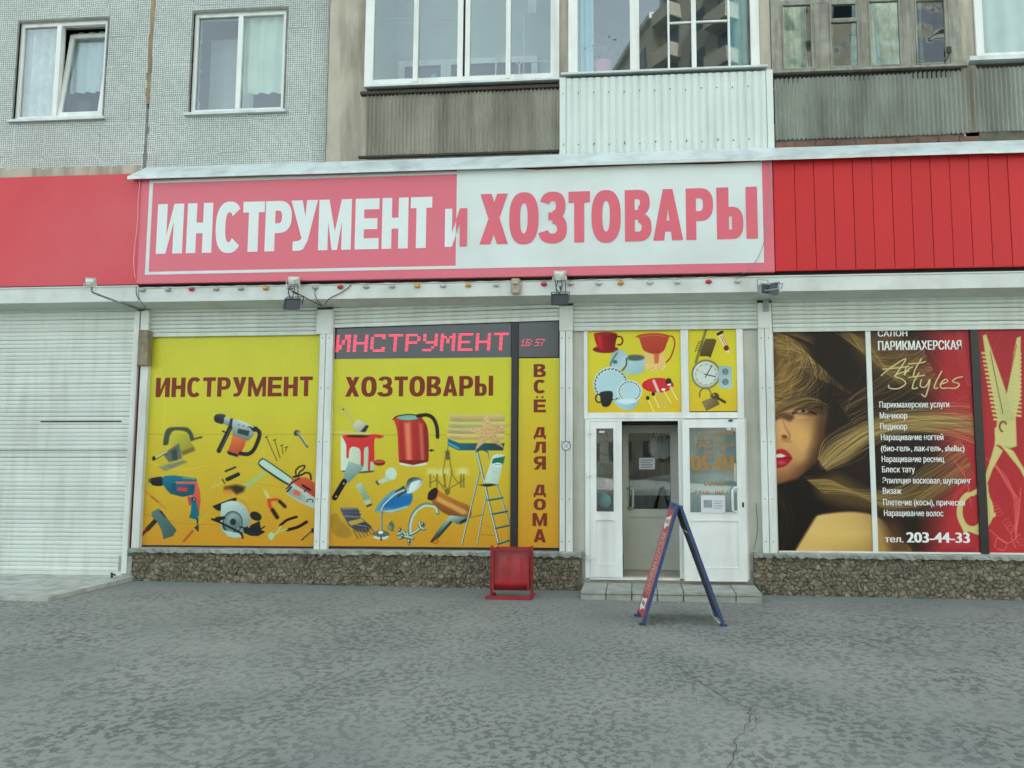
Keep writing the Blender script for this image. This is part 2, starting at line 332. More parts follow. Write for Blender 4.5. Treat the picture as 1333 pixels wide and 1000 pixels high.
# ------------------------------------------------------------------ apartment building above
YW, YP, YBF = .30, .10, -.12     # tiled wall, pilaster, balcony fronts
apt = thing('apartment_building', 'grey mosaic tiled apartment building with glazed balconies above the shops', 'building', (0, .3, 0))
ZT = 9.6
xJ = R(194, 100, YW).x; xPl = R(427, 100, YP).x; xPr = R(476, 100, YP).x
XL = R(-120, 100, YW).x
WA = pr(22, 137, 28, 154, YW); WB = pr(250, 371, 15, 145, YW)
zwb = 3.0
def wall_with_hole(x0, x1, z0, z1, h, th, name):
    mb = MB()
    mb.box(x0, h[0], YW, YW + th, z0, z1); mb.box(h[1], x1, YW, YW + th, z0, z1)
    mb.box(h[0], h[1], YW, YW + th, z0, h[2]); mb.box(h[0], h[1], YW, YW + th, h[3], z1)
    return mb.build(name, M['tile'], apt)
wall_with_hole(XL, xJ - .02, zwb, ZT, WA, .25, 'wall_panel')
wall_with_hole(xJ + .03, xPl + .02, zwb, ZT, WB, .25, 'wall_panel')
# rest of the block, unseen; storeys and wings added to block the sun
TOP = 28.0
o = bx(-55, 50, YW + 3.2, YW + 15, 0, TOP).build('added_block_core', M['conc'], apt)
bx(-55, 50, YW + .02, YW + 3.19, ZT, TOP).build('added_upper_storeys', M['tile'], apt)
bx(-55, XL - .002, YW, YW + 3.19, -.5, ZT - .002).build('added_wing_wall', M['tile'], apt)
bx(9.5, 50, YW, YW + 3.19, -.5, ZT - .002).build('added_wing_wall', M['tile'], apt)
# ragged joint between panels
mb = MB(); z = zwb
zs = R(194, 142, YW).z
while z < ZT:
    h = .12; dx = random.uniform(-.012, .012)
    if z > zs: mb.box(xJ - .03 + dx, xJ + .035 + dx * .5, YW - .008 + random.uniform(0, .01), YW + .1, z, z + h)
    z += h
mb.build('joint_foam', M['foam'], apt)
mb = MB(); z = zwb
while z < zs:
    dx = random.uniform(-.015, .015); mb.box(xJ - .025 + dx, xJ + .035 + dx, YW - .004 + random.uniform(0, .01), YW + .1, z, min(z + .1, zs)); z += .1
mb.build('joint_cement', M['seal'], apt)
# bottom plaster smear above the left fascia
x0, x1, z0, z1 = pr(-100, 182, 218, 236, YW)
mb = MB(); n = 60
for i in range(n):
    xa = x0 + (x1 - x0) * i / n; xb = x0 + (x1 - x0) * (i + 1) / n
    mb.box(xa, xb, YW - .006, YW + .01, z0 - .3, z1 - .02 + .012 * math.sin(i * .7) + random.uniform(-.008, .008))
mb.build('plaster_band', M['conc'], apt)
# pilaster
mb = MB(); mb.box(xPl, xPr + .05, YP, YW + 1.5, zwb, ZT); mb.build('pilaster', M['conc'], apt, bevel=.01)
mb = MB(); mb.box(xPl - .03, xPl + .012, YP + .05, YW + .05, zwb, ZT); mb.build('pilaster_joint', M['seal'], apt)

def sheet_curtain(x0, x1, z0, z1, Y, m, parent, name='curtain', amp=.03, waves=6, flare=0):
    mb = MB(); n = int(waves * 8)
    v = []
    for i in range(n + 1):
        u = i / n
        for j in range(5):
            vv = j / 4; x = x0 + (x1 - x0) * u; x += flare * (1 - vv) * (u - .5)
            v.append((x, Y + amp * math.sin(u * waves * 2 * math.pi + .5 * math.sin(vv * 3)) * (1 - .3 * vv), z0 + (z1 - z0) * vv))
    f = [(i * 5 + j, (i + 1) * 5 + j, (i + 1) * 5 + j + 1, i * 5 + j + 1) for i in range(n) for j in range(4)]
    mb.add(v, f); return mb.build(name, m, parent, smooth=True)
def frame_rect(mb, x0, x1, z0, z1, t, y0, y1, tb=None, tt=None, tr=None):
    tb = tb or t; tt = tt or t; tr = tr or t
    mb.box(x0, x0 + t, y0, y1, z0, z1); mb.box(x1 - tr, x1, y0, y1, z0, z1)
    mb.box(x0 + t, x1 - tr, y0, y1, z0, z0 + tb); mb.box(x0 + t, x1 - tr, y0, y1, z1 - tt, z1); return mb
def pane(x0, x1, z0, z1, Y, parent, m=None, name='pane'): return bx(x0, x1, Y, Y + .006, z0, z1).build(name, m or GL, parent)
# --- window A (left, one sash tilted)
def apt_window(H, split, lab):
    wd = MB(); frame_rect(wd, H[0], H[1], H[2], H[3], .055, YW + .03, YW + .10)
    xs = H[0] + (H[1] - H[0]) * split; wd.box(xs - .035, xs + .035, YW + .025, YW + .10, H[2] + .055, H[3] - .055)
    o = wd.build('window', M['pvc'], apt); o['label'] = lab
    bx(H[0] - .06, H[1] + .06, YW - .06, YW + .028, H[2] - .05, H[2] - .012).build('sill', M['flash'], o)
    mb = MB(); mb.box(H[0] - .02, H[0], YW - .012, YW + .1, H[2] - .01, H[3] + .04); mb.box(H[1], H[1] + .02, YW - .012, YW + .1, H[2] - .01, H[3] + .04); mb.box(H[0], H[1], YW - .012, YW + .1, H[3] + .002, H[3] + .04)
    mb.build('reveal_trim', M['seal'], o)
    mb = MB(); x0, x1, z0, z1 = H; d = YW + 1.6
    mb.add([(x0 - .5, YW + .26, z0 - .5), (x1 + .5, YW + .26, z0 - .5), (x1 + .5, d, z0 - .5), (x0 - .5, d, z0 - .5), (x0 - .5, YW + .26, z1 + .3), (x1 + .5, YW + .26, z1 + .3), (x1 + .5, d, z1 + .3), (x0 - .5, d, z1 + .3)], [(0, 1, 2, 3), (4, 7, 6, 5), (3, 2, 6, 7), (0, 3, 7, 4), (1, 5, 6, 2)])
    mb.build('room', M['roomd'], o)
    return o, xs
o, xs = apt_window(WA, .44, 'white window with the right sash tilted open')
pane(WA[0] + .055, xs - .035, WA[2] + .055, WA[3] - .055, YW + .06, o, GLD)
sheet_curtain(WA[0] + .03, xs, WA[2], WA[3], YW + .16, M['lace'], o, amp=.04, waves=4)
# tilted sash, leaning inward at the top
c0, c1, b0, b1 = xs + .035, WA[1] - .055, WA[2] + .05, WA[3] - .05
def tilt(ob, zb, Y, ang):
    me = ob.data; oo = ORG[ob]
    for v in me.vertices:
        p = v.co + oo; dz = p.z - zb; dy = p.y - Y
        p.z = zb + dz * math.cos(ang) - dy * math.sin(ang); p.y = Y + dy * math.cos(ang) + dz * math.sin(ang)
        v.co = p - oo
sh = frame_rect(MB(), c0 + .005, c1 - .005, b0, b1 - .04, .06, YW + .04, YW + .09).build('sash', M['pvc'], o); tilt(sh, b0, YW + .06, rad(7))
pn = pane(c0 + .06, c1 - .06, b0 + .06, b1 - .10, YW + .065, o); tilt(pn, b0, YW + .06, rad(7))
sheet_curtain(c0 - .05, c1 + .1, WA[2] + .55, WA[3], YW + .34, M['curt'], o, amp=.025, waves=5)
bx(c0 + .1, c0 + .3, YW + .3, YW + .35, WA[2], WA[2] + .4).build('flowerpot_stand', M['roomd'], o)
o, xs = apt_window(WB, .5, 'white window with closed sashes and a pale green curtain')
pane(WB[0] + .055, xs - .035, WB[2] + .055, WB[3] - .055, YW + .06, o, GL)
pane(xs + .035, WB[1] - .055, WB[2] + .055, WB[3] - .055, YW + .06, o, GL)
frame_rect(MB(), WB[0] + .06, xs - .04, WB[2] + .06, WB[3] - .06, .02, YW + .075, YW + .08).build('insect_screen_frame', M['greymet'], o)
sheet_curtain(xs - .02, WB[1], WB[2] + .33, WB[3], YW + .15, M['curtg'], o, amp=.03, waves=4)
sheet_curtain(WB[0], xs, WB[2] - .1, WB[3] - .15, YW + .5, M['room'], o, amp=.01, waves=2)
# --- balconies
YB = YBF
def corrugated(x0, x1, z0, z1, Y, pitch, amp, m, parent, name, trap=False, sag=None):
    mb = MB(); v = []; x = x0; prof = []
    n = int((x1 - x0) / pitch)
    if trap:
        for i in range(n + 1):
            a = x0 + i * pitch
            for dx, dy in ((0, 0), (.58, 0), (.63, .9), (.93, .9), (.98, 0)):
                xx = a + dx * pitch
                if xx <= x1: prof.append((xx, Y + dy * amp))
        prof.append((x1, Y))
    else:
        k = 8
        for i in range(n * k + 1): prof.append((x0 + (x1 - x0) * i / (n * k), Y + amp * 2.1 * (abs(math.sin(math.pi * i / k)) ** .8 * 1.6 - .8) + .004 * math.sin(i * .05)))
    m_ = len(prof)
    for (x, y) in prof:
        jt = 0 if sag is None else sag * random.uniform(-1, 1)
        v.append((x, y, z0 + jt)); v.append((x, y, z1 + jt * .5))
    mb.add(v, [(2 * i, 2 * i + 2, 2 * i + 3, 2 * i + 1) for i in range(m_ - 1)])
    ob = mb.build(name, m, parent)
    return ob
def balcony(label, x0, x1, z0, z1, wall=None):
    b = bx(x0, x1, YB + .06, YB + 1.3, z0 - .12, z0 + .02).build('balcony', M['conc'], apt); b['label'] = label; return b
def room_box(x0, x1, z0, z1, m, parent, d=1.2):
    mb = MB(); y0 = YB + .12; y1 = YB + d
    mb.add([(x0, y0, z0), (x1, y0, z0), (x1, y1, z0), (x0, y1, z0), (x0, y0, z1), (x1, y0, z1), (x1, y1, z1), (x0, y1, z1)], [(0, 1, 2, 3), (4, 7, 6, 5), (3, 2, 6, 7), (0, 3, 7, 4), (1, 5, 6, 2)])
    return mb.build('balcony_interior', m, parent)
zTop = ZT
# balcony 1
x0, x1, zb1, zs1 = pr(477, 729, 120, 199, YB)
B1 = balcony('loggia with sliding white glazing above a grey corrugated sheet', x0, x1, zb1, zs1)
corrugated(x0 + .01, x1 - .01, zb1, zs1, YB, .0545, .016, M['corr'], B1, 'metal_sheet', sag=.004)
_, _, zf0, _ = pr(477, 729, 60, 107, YB)
bx(x0 - .09, x1, YB - .03, YB + .05, zs1 + .01, zs1 + .05).build('top_rail', M['brown'], B1)
bx(x0 - .02, x1, YB + .05, YB + .12, zs1 - .1, zf0).build('backing_board', M['brown'], B1)
bx(x0 - .1, x1, YB - .02, YB + .04, zb1 - .03, zb1 - .005).build('bottom_rail', M['brown'], B1)
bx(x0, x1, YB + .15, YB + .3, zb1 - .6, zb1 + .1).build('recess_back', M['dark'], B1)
for p in (636, 716, 569): 
    xp = R(p, 200, YB).x; bx(xp - .012, xp + .012, YB + .02, YB + .06, zb1 - .3, zb1 - .02).build('post', M['greymet'], B1)
gf = MB(); y0, y1 = YB - .02, YB + .05
def vpost(mb, pa, pb, py=50, ya=y0, yb=y1, za=None, zb=None):
    mb.box(R(pa, py, YB).x, R(pb, py, YB).x, ya, yb, zf0 + (.0 if za is None else za), zTop if zb is None else zb)
for a, b in ((476, 487), (596, 603), (606, 612), (717, 728)): vpost(gf, a, b)
gf.box(R(487, 50, YB).x, R(717, 50, YB).x, y0 + .003, y1, zf0, zf0 + .075)
gf.build('glazing_frame', M['pvc'], B1)
gf = MB(); 
for a, b in ((539, 545), (659, 665)): vpost(gf, a, b, ya=y0 - .01, za=.02)
gf.build('sliding_stile', M['pvc'], B1)
bx(R(601, 50, YB).x, R(608, 50, YB).x, y0 + .02, y1, zf0 + .075, zTop).build('gap_filler', M['dark'], B1)
for a, b in ((487, 539), (545, 596), (612, 659), (665, 717)): pane(R(a, 50, YB).x, R(b, 50, YB).x, zf0 + .07, zTop, YB + .01, B1)
bx(x0 - .03, x1, YB - .06, YB + .03, zf0 - .04, zf0 - .012).build('sill', M['flash'], B1)
room_box(x0 + .02, x1 - .02, zf0 - .4, zTop + .4, M['room'], B1)
yb = YB + 1.18
q = pr(520, 700, 78, 130, yb); frame_rect(MB(), q[0], q[1], q[2], q[3], .09, yb - .05, yb).build('inner_window_frame', M['pvc'], B1)
bx(q[0] + .09, q[1] - .09, yb - .02, yb - .01, q[2], q[3] - .09).build('inner_window_glass', M['winout'], B1)
bx(R(575, 90, yb).x, R(588, 90, yb).x, yb - .06, yb - .021, q[2], q[3] - .09).build('inner_window_mullion', M['pvc'], B1)
mb = MB(); p = lambda a, b, Y=YB + .5: R(a, b, Y)
mb.tube([p(645, 103), p(646, 78), p(650, 73), p(662, 72)], .012); mb.tube([p(682, 100), p(682, 20)], .008); mb.tube([p(676, 98), p(676, 84), p(680, 81), p(718, 80)], .014); mb.tube([p(673, 83), p(673, 81)], .02)
mb.tube([p(490, 24), p(600, 23)], .003); mb.tube([p(490, 30), p(600, 30)], .003)
mb.build('pipe', M['pvc'], B1)
mb = MB(); mb.ball(p(565, 103), .05, sz=1.6); mb.build('green_bottle', M['teal'], B1)
a = p(693, 8, YB + .9); bx(a.x - .06, a.x + .06, a.y - .02, a.y, a.z - .12, a.z + .2).build('vent_grille', M['pvc'], B1)
# concrete between balconies 1 and 2
bx(R(727, 50, YB).x, R(741, 50, YB).x, YB + .02, YB + .4, zb1 - .6, zTop).build('partition_wall', M['conc'], apt)
# balcony 2
x0, x1, zb2, zs2 = pr(728.5, 1007, 97, 199, YB - .05)
B2 = balcony('loggia with white profiled sheet and white framed glazing', x0, x1, zb2, zs2)
corrugated(x0 + .09, x1 - .09, zb2 - .02, zs2, YB - .05, .1, .016, M['corrw'], B2, 'metal_sheet', trap=True)
bx(x0, x0 + .085, YB - .06, YB + .03, zb2 - .02, zs2 + .01).build('corner_trim', M['corrw'], B2)
bx(x1 - .085, x1, YB - .06, YB + .03, zb2 - .02, zs2 + .01).build('corner_trim', M['corrw'], B2)
mb = MB()
for r_ in (.13, .8):
    for i in range(13):
        xx = x0 + .05 + i * .205; zz = zb2 + (zs2 - zb2) * (r_ + random.uniform(-.01, .01)); mb.box(xx - .006, xx + .006, YB - .064, YB - .05, zz - .006, zz + .006)
for i in range(6): mb.box(x0 + .05 + i * .41, x0 + .062 + i * .41, YB - .064, YB - .05, zs2 - .93, zs2 - .918)
o = mb.build('screws', M['brown'], B2); o['kind'] = 'stuff'
zf2 = R(864, 93, YB).z
bx(x0 + .02, R(997, 60, YB).x, YB - .10, YB + .03, zf2 - .035, zf2 - .008).build('sill', M['flash'], B2)
mb = MB()
for a, b in ((740, 752), (820, 832), (977, 988)): mb.box(R(a, 45, YB).x, R(b, 45, YB).x, y0, y1, zf2, zTop)
mb.box(R(752, 45, YB).x, R(977, 45, YB).x, y0 + .003, y1, zf2, zf2 + .03)
mb.build('glazing_frame', M['pvc'], B2)
mb = MB()
for a, b in ((869, 871.5), (900, 906), (947.5, 950)): mb.box(R(a, 45, YB).x, R(b, 45, YB).x, y0 - .012, y1 - .02, zf2 + .01, zTop)
mb.box(R(871.5, 45, YB).x, R(947, 45, YB).x, y0 + .01, y1 - .03, R(905, 29, YB).z - .012, R(905, 29, YB).z + .012)
mb.build('sash_bar', M['pvc'], B2)
for a, b in ((752, 820), (832, 900), (906, 977)): pane(R(a, 45, YB).x, R(b, 45, YB).x, zf2 + .02, zTop, YB + .01, B2, GLD)
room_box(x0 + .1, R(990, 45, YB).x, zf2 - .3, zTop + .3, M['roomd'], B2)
sheet_curtain(R(750, 45, YB).x, R(772, 45, YB).x, zf2 - .2, zTop, YB + .16, M['cyan'], B2, amp=.025, waves=3)
sheet_curtain(R(950, 45, YB).x, R(976, 45, YB).x, zf2 - .2, zTop, YB + .16, M['cyan'], B2, amp=.025, waves=3)
q = R(785, 93, YB + .2); mb = MB(); mb.tube([(q.x, q.y, q.z - .05), (q.x, q.y, q.z + .12)], [.1, .13], 12); pl = mb.build('flower_pot', M['pot'], B2)
mb = MB()
for i in range(260):
    a = Vector((random.gauss(0, .13), random.gauss(0, .08), abs(random.gauss(.22, .09)))); c = Vector((q.x, q.y, q.z + .08)) + a
    u = Vector((random.uniform(-1, 1), random.uniform(-1, 1), random.uniform(-1, 1))).normalized() * .03; v = u.orthogonal().normalized() * .012
    mb.add([c - u, c + v, c + u, c - v], [(0, 1, 2, 3)])
mb.build('pot_plant', M['leaf'], B2)['kind'] = 'stuff'
bx(R(988.5, 45, YB).x, R(1003, 45, YB).x, YB + .02, YB + .5, zb2 - .1, zTop).build('partition_wall', M['conc'], apt)
# balcony 3 + 4 share the long grey sheet
x0, x1, zb3, zs3 = pr(1008, 1188, 99, 179, YB)
xe = R(1420, 140, YB).x
B3 = balcony('old loggia with weathered wooden glazing above grey sheet and bricks', x0, R(1262, 100, YB).x, zb3, zs3)
corrugated(x0, x1, zb3, zs3, YB, .056, .017, M['corr2'], B3, 'metal_sheet', sag=.006)
corrugated(x1 + .004, R(1262, 140, YB).x, zb3 + .01, zs3 + .015, YB + .004, .056, .017, M['corr2'], B3, 'metal_sheet', sag=.006)
zf3 = R(1130, 89, YB).z
bx(x0 - .02, R(1262, 100, YB).x, YB + .03, YB + .14, zs3 - .06, zf3 - .02).build('backing_board', M['dark'], B3)  # dark colour stands in for the shadow under the sill
bx(x0 - .03, R(1259, 90, YB).x, YB - .05, YB + .04, zf3 - .035, zf3 - .002).build('sill', M['oldwood'], B3)
mb = MB(); XX = lambda p, y=50: R(p, y, YB).x
ol = [(1004, 1018), (1058, 1080), (1118, 1131), (1173, 1192), (1233, 1250)]
for a, b in ol: mb.box(XX(a), XX(b), YB - .0, YB + .07, zf3, zTop)
mb.box(XX(1018), XX(1233), YB + .004, YB + .07, zf3, zf3 + .02)
mb.build('glazing_frame', M['oldwood'], B3)
for a, b, tp in ((1018, 1058, 8), (1080, 1118, 30), (1131, 1173, 3), (1192, 1233, 2)):
    zt = R((a + b) / 2, tp, YB).z
    frame_rect(MB(), XX(a) + .003, XX(b) - .003, zf3 + .022, zt + .03, .017, YB - .012, YB + .04).build('sash', M['oldwood'], B3)
    pane(XX(a) + .015, XX(b) - .015, zf3 + .035, zt + .015, YB + .015, B3, GLO)
zt = R(1099, 30, YB).z
frame_rect(MB(), XX(1080) + .003, XX(1118) - .003, zt + .035, R(1099, 3, YB).z, .03, YB - .012, YB + .04).build('vent_sash', M['oldwood'], B3)
v = R(1099, 3, YB).z
bx(XX(1018), XX(1233), YB - .004, YB + .06, v + .002, v + .06).build('head_rail', M['oldwood'], B3)
for a, b in ((1061, 1063), (1122, 1124), (1176, 1178), (1186, 1188), (1236, 1239)): bx(XX(a), XX(b), YB - .008, YB, zf3, zTop).build('batten', M['oldwood'], B3)
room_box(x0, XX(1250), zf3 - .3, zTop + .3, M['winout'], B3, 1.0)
for a, b, mm, fl in ((1020, 1044, 'curtd', .3), (1076, 1104, 'curte', -.35), (1148, 1176, 'curtd', .4), (1200, 1218, 'curte', -.25), (1044, 1058, 'curte', -.1), (1128, 1142, 'curte', .3)):
    sheet_curtain(XX(a), XX(b), zf3 - .1, zTop - .35 if a == 1078 else zTop, YB + .2 + .3 * abs(fl), M[mm], B3, amp=.05, waves=3, flare=fl)
bx(XX(1250), XX(1269), YB + .02, YB + .5, zb3 - .1, zTop).build('partition_wall', M['conc'], apt)
mb = MB(); mb.tube([R(1233, 62, YB - .02), R(1236, 70, YB - .05), R(1227, 88, YB - .04)], .008); mb.box(XX(1231), XX(1236), YB - .05, YB - .01, R(1233, 70, YB).z, R(1233, 63, YB).z)
mb.build('hook', M['cable'], B3)
# bricks under balcony 3
zb_ = [R(1100, 190.5, YB).z, R(1100, 181.5, YB).z]
bh = .075; z_b = zb3 - .012
bme = MB().box(0, .245, 0, .1, 0, bh).mesh('brick'); 
bm = bmesh.new(); bm.from_mesh(bme); bmesh.ops.bevel(bm, geom=bm.edges[:], offset=.008, segments=1, affect='EDGES'); bm.to_mesh(bme); bm.free(); bme.materials.append(M['brick'])
for row in range(3):
    x = x0 - (.12 if row % 2 else 0)
    while x < R(1275, 185, YB).x:
        inst('brick', bme, B3, (x, YB + .015 + random.uniform(-.008, .01), z_b - (row + 1) * (bh + .014)), (0, random.uniform(-.03, .03), 0)); x += .262
bx(x0, R(1275, 185, YB).x + .2, YB + .03, YB + .12, zb3 - .4, zb3).build('brick_mortar', M['mortar'], B3)
bx(XX(1252), xe, YB + .02, YB + .3, zb3 - .6, zb3 + .02).build('recess_back', M['mortar'], B3)
# balcony 4
B4 = balcony('loggia at the right edge with a wide white framed pane', XX(1262), xe, zb3, zs3)
corrugated(XX(1262) + .004, xe, zb3 + .02, zs3 + .035, YB - .004, .058, .017, M['corr2'], B4, 'metal_sheet', sag=.004)
zf4 = R(1300, 75, YB).z
bx(XX(1257), xe, YB - .1, YB + .05, zf4 - .07, zf4 - .015).build('sill', M['flash'], B4)
bx(XX(1262), xe, YB + .03, YB + .1, zs3 - .05, zf4 - .07).build('backing_board', M['brown'], B4)
mb = MB(); mb.box(XX(1269, 35), XX(1279, 35), y0, y1, zf4, zTop); mb.box(XX(1279, 35), xe, y0 + .003, y1, zf4, zf4 + .06); mb.build('glazing_frame', M['pvc'], B4)
pane(XX(1279, 35), xe, zf4 + .05, zTop, YB + .01, B4, GLD)
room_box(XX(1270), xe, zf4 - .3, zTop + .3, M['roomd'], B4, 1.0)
sheet_curtain(XX(1285), xe, zf4 - .1, zTop, YB + .4, M['curtg'], B4, amp=.04, waves=5)
# ------------------------------------------------------------------ shop building
shop = thing('shop_building', 'ground floor shop front with white pillars, stone plinth and red fascia', 'building', (0, 0, 0))
YF, YL, YR, YH = -.42, -.40, -.40, -.37
zRb = R(700, 361, YF).z           # bottom of red band
# left fascia
q = pr(-150, 184, 231, 372, YL)
bx(q[0], q[1], YL, YW, R(80, 372, YL).z, R(80, 229, YL).z).build('fascia_panel', M['redl'], shop)['label'] = 'plain faded red fascia above the big shutter'
# right red cladding boards
zr0 = R(1170, 349, YR).z; zr1 = min(R(1170, 192, YR).z, R(700, 214.5, -.5).z + .01)
xs_ = [1007.5] + [1010 + 25.4 * i for i in range(1, 18)]
pts = [R(p, 275, YR).x for p in xs_]
for a, b in zip(pts[:-1], pts[1:]):
    jj = random.uniform(-.003, .003)
    mb = MB(); mb.box(a + .003, b - .003, YR + jj, YR + .03, zr0, zr1); mb.build('cladding_panel', M['redr'], shop, bevel=.003)
bx(pts[0], pts[-1], YR + .02, YR + .06, zr0, zr1).build('cladding_backing', M['maroon'], shop)
bx(pts[0], pts[-1], YR - .012, YR + .05, zr0 - .012, zr0 - .002).build('cladding_rail', M['redr'], shop)
bx(R(180, 300, YF).x, pts[-1], YR + .06, YW, zr0 - .12, zr1).build('fascia_core', M['dark'], shop)  # dark core colour paints in the shade of the gap under the sign
# flashing
zfb = R(700, 214.5, -.5).z; zft = R(700, 203, -.2).z
xl = R(166, 228, -.5).x; xl2 = R(191, 215, -.2).x; xr = R(1420, 190, -.5).x
joints = [R(p, 205, -.4).x for p in (390, 700, 938, 1110, 1290)]
segs = []; prev_b, prev_t = xl, xl2
for j in joints + [xr]:
    mb = MB(); k = .003 * (len(segs) % 2)
    mb.prism([(prev_b, -.5, zfb - k), (j, -.5, zfb - k), (j, -.2, zft - k), (prev_t, -.2, zft - k)], (0, 0, .012))
    mb.box(prev_b, j, -.503, -.498, zfb - .03 - k, zfb - k + .002)
    segs.append(mb.build('flashing', M['flash'], shop)); prev_b = prev_t = j
mb = MB(); mb.prism([(xl2, -.199, zft - .01), (xr, -.199, zft - .01), (xr, YW, zft + .02), (xl2, YW, zft + .02)], (0, 0, .01)); mb.build('extension_roof', M['flash'], shop)
mb = MB(); mb.prism([(xl, -.49, zfb - .005), (xl2, -.21, zft - .02), (xl2 + .0, -.21, zfb - .005)], (.01, 0, 0)); mb.build('flashing_end', M['flash'], shop)
# housing boxes
hz = lambda px: None
zhT = R(700, 372, YH).z; zhM = R(700, 385, YH).z; 
def housing(pa, pb, top, mid, bot, Y, name='shutter_housing'):
    xm = (pa + pb) / 2; zt = R(xm, top, Y).z; zm = R(xm, mid, Y).z; zb = R(xm, bot, -.07).z
    a = R(pa, mid, Y).x; b = R(pb, mid, Y).x
    mb = MB(); mb.prism([(a, Y, zm), (a, Y, zt), (a, .1, zt), (a, .1, zb), (a, -.07, zb)], (b - a, 0, 0)); o = mb.build(name, M['house'], shop); 
    mb = MB(); mb.box(a, b, Y - .012, Y + .02, zt + .002, zt + .02); mb.build('housing_rail', M['house'], shop)
    return a, b, zt, zm, zb
H1 = housing(-150, 179, 376.5, 395, 405, YH - .015)
H2 = housing(181, 1420, 364.8, 383, 394, YH)
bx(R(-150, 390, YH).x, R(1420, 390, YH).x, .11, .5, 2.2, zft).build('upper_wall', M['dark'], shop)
# pillars: cladding strips
zp0 = R(700, 719, -.07).z; zpT = R(700, 399, -.07).z
def strip(pa, pb, Y=-.07, z0=None, z1=None, m='clad', py=570, name='pillar_cladding', d=.12):
    o = bx(R(pa, py, Y).x, R(pb, py, Y).x, Y, Y + d, zp0 if z0 is None else z0, zpT if z1 is None else z1).build(name, M[m], shop, bevel=.003); return o
zPl = gz(-5.5)
strip(166.5, 173.5, z0=R(165, 747, -.07).z, z1=R(178, 405, -.07).z, name='shutter_guide_rail')
strip(175.2, 177, Y=-.03, m='maroon', name='reveal')
strip(178, 188, z1=R(190, 430, -.07).z)
strip(412.5, 419.8); strip(420.6, 429.6)
strip(728.5, 735.6); strip(736.4, 745.4)
strip(990, 998.3); strip(999, 1008.5)
zl = R(860, 399, -.08).z
for a, b in ((411, 433), (727, 747), (986, 1004)):   # top plates
    strip(a + 1, b - 1, Y=-.082, z0=R(700, 431, -.08).z, z1=zpT, py=415, name='pillar_head_plate', m='house')
mb = MB()
for px_ in (415.8, 425, 731.5, 741, 994, 1003.5):
    for py_ in (440, 505, 575, 650, 705):
        a = R(px_, py_, -.07); X = R(px_, 570, -.07).x; mb.box(X - .006, X + .006, -.075, -.06, a.z - .006, a.z + .006)
mb.build('rivets', M['brown'], shop)['kind'] = 'stuff'
# plaster beside the door
zst = R(870, 755, -.05).z
strip(746, 764.5, Y=.0, z0=zst - .3, m='doorplaster', name='plaster_strip'); strip(969, 989.5, Y=.0, z0=zst - .3, m='doorplaster', name='plaster_strip')
# wood block
bx(R(181.5, 455, -.09).x, R(195, 455, -.09).x, -.13, -.02, R(188, 476, -.09).z, R(188, 431, -.09).z).build('wood_block', M['wood'], shop, bevel=.008)
bx(R(184, 415, -.09).x, R(194, 415, -.09).x, -.10, -.02, R(188, 430, -.09).z, R(188, 405, -.09).z).build('bracket_plate', M['house'], shop)
# plinth
def plinth(pa, pb, yt, label=None):
    xa = R(pa, 745, -.08).x; xb = R(pb, 745, -.08).x; zt = R((pa + pb) / 2, yt, -.13).z
    bx(xa, xb, -.06, .4, gz(xa) - .5, zt - .04).build('plinth', M['mortar'], shop)
    # sill ledge with worn edge
    n = int((xb - xa) / .04); v = []; f = []
    prof = [(.05, 0), (-.13, -.004), (-.145, -.015), (-.14, -.06), (-.05, -.075)]
    for i in range(n + 1):
        x = xa + (xb - xa) * i / n
        for j, (y, z_) in enumerate(prof):
            k = (0, .003, .006, .008, .01)[j]; v.append((x, y + random.gauss(0, k), zt + z_ + random.gauss(0, k) * (0.6 if j < 3 else 1)))
    for i in range(n):
        for j in range(4): f.append((i * 5 + j, i * 5 + j + 1, (i + 1) * 5 + j + 1, (i + 1) * 5 + j))
    f.append((0, 1, 2, 3, 4)); f.append(tuple(n * 5 + j for j in range(5))[::-1])
    MB().add(v, f).build('window_ledge', M['sill'], shop)
    return xa, xb, zt - .06
PA = plinth(170, 757, 716); PB = plinth(982, 1420, 722)
# stones
cells = []
for xa, xb, zt in (PA, PB):
    cw, ch = .076, .050; n = int((xb - xa) / cw); zmin = min(gz(xa), gz(xb)) - .05; mrow = int((zt - zmin) / ch) + 1
    P = {}
    for j in range(mrow + 1):
        for i in range(-1, 2 * n + 4):
            P[i, j] = (xa + (i / 2 + (.5 if j % 2 else 0) * 1.0) * cw + random.gauss(0, .013), zt - j * ch + random.gauss(0, .018))
    for j in range(mrow):
        for i in range(0, n):
            a = 2 * i; o = 0
            up = [P[a, j], P[a + 1, j], P[a + 2, j]]
            k = a if j % 2 == (j + 1) % 2 else (a + (1 if j % 2 else -1))
            lo = [P.get((k + 2, j + 1), P[a + 2, j + 1]), P.get((k + 1, j + 1), P[a + 1, j + 1]), P.get((k, j + 1), P[a, j + 1])]
            poly = up + lo; cx = sum(p[0] for p in poly) / 6; cz = sum(p[1] for p in poly) / 6
            if cz < gz(cx) - .03 or cx > xb - .02 or cx < xa + .02: continue
            s_ = random.uniform(.95, 1.08); poly = [(cx + (p[0] - cx) * s_, cz + (p[1] - cz) * s_) for p in poly]
            ar = abs(sum(poly[q][0] * poly[(q + 1) % 6][1] - poly[(q + 1) % 6][0] * poly[q][1] for q in range(6))) / 2
            cells.append((ar, cx, cz, poly))
cells.sort(key=lambda c: -c[0])
rest = MB()
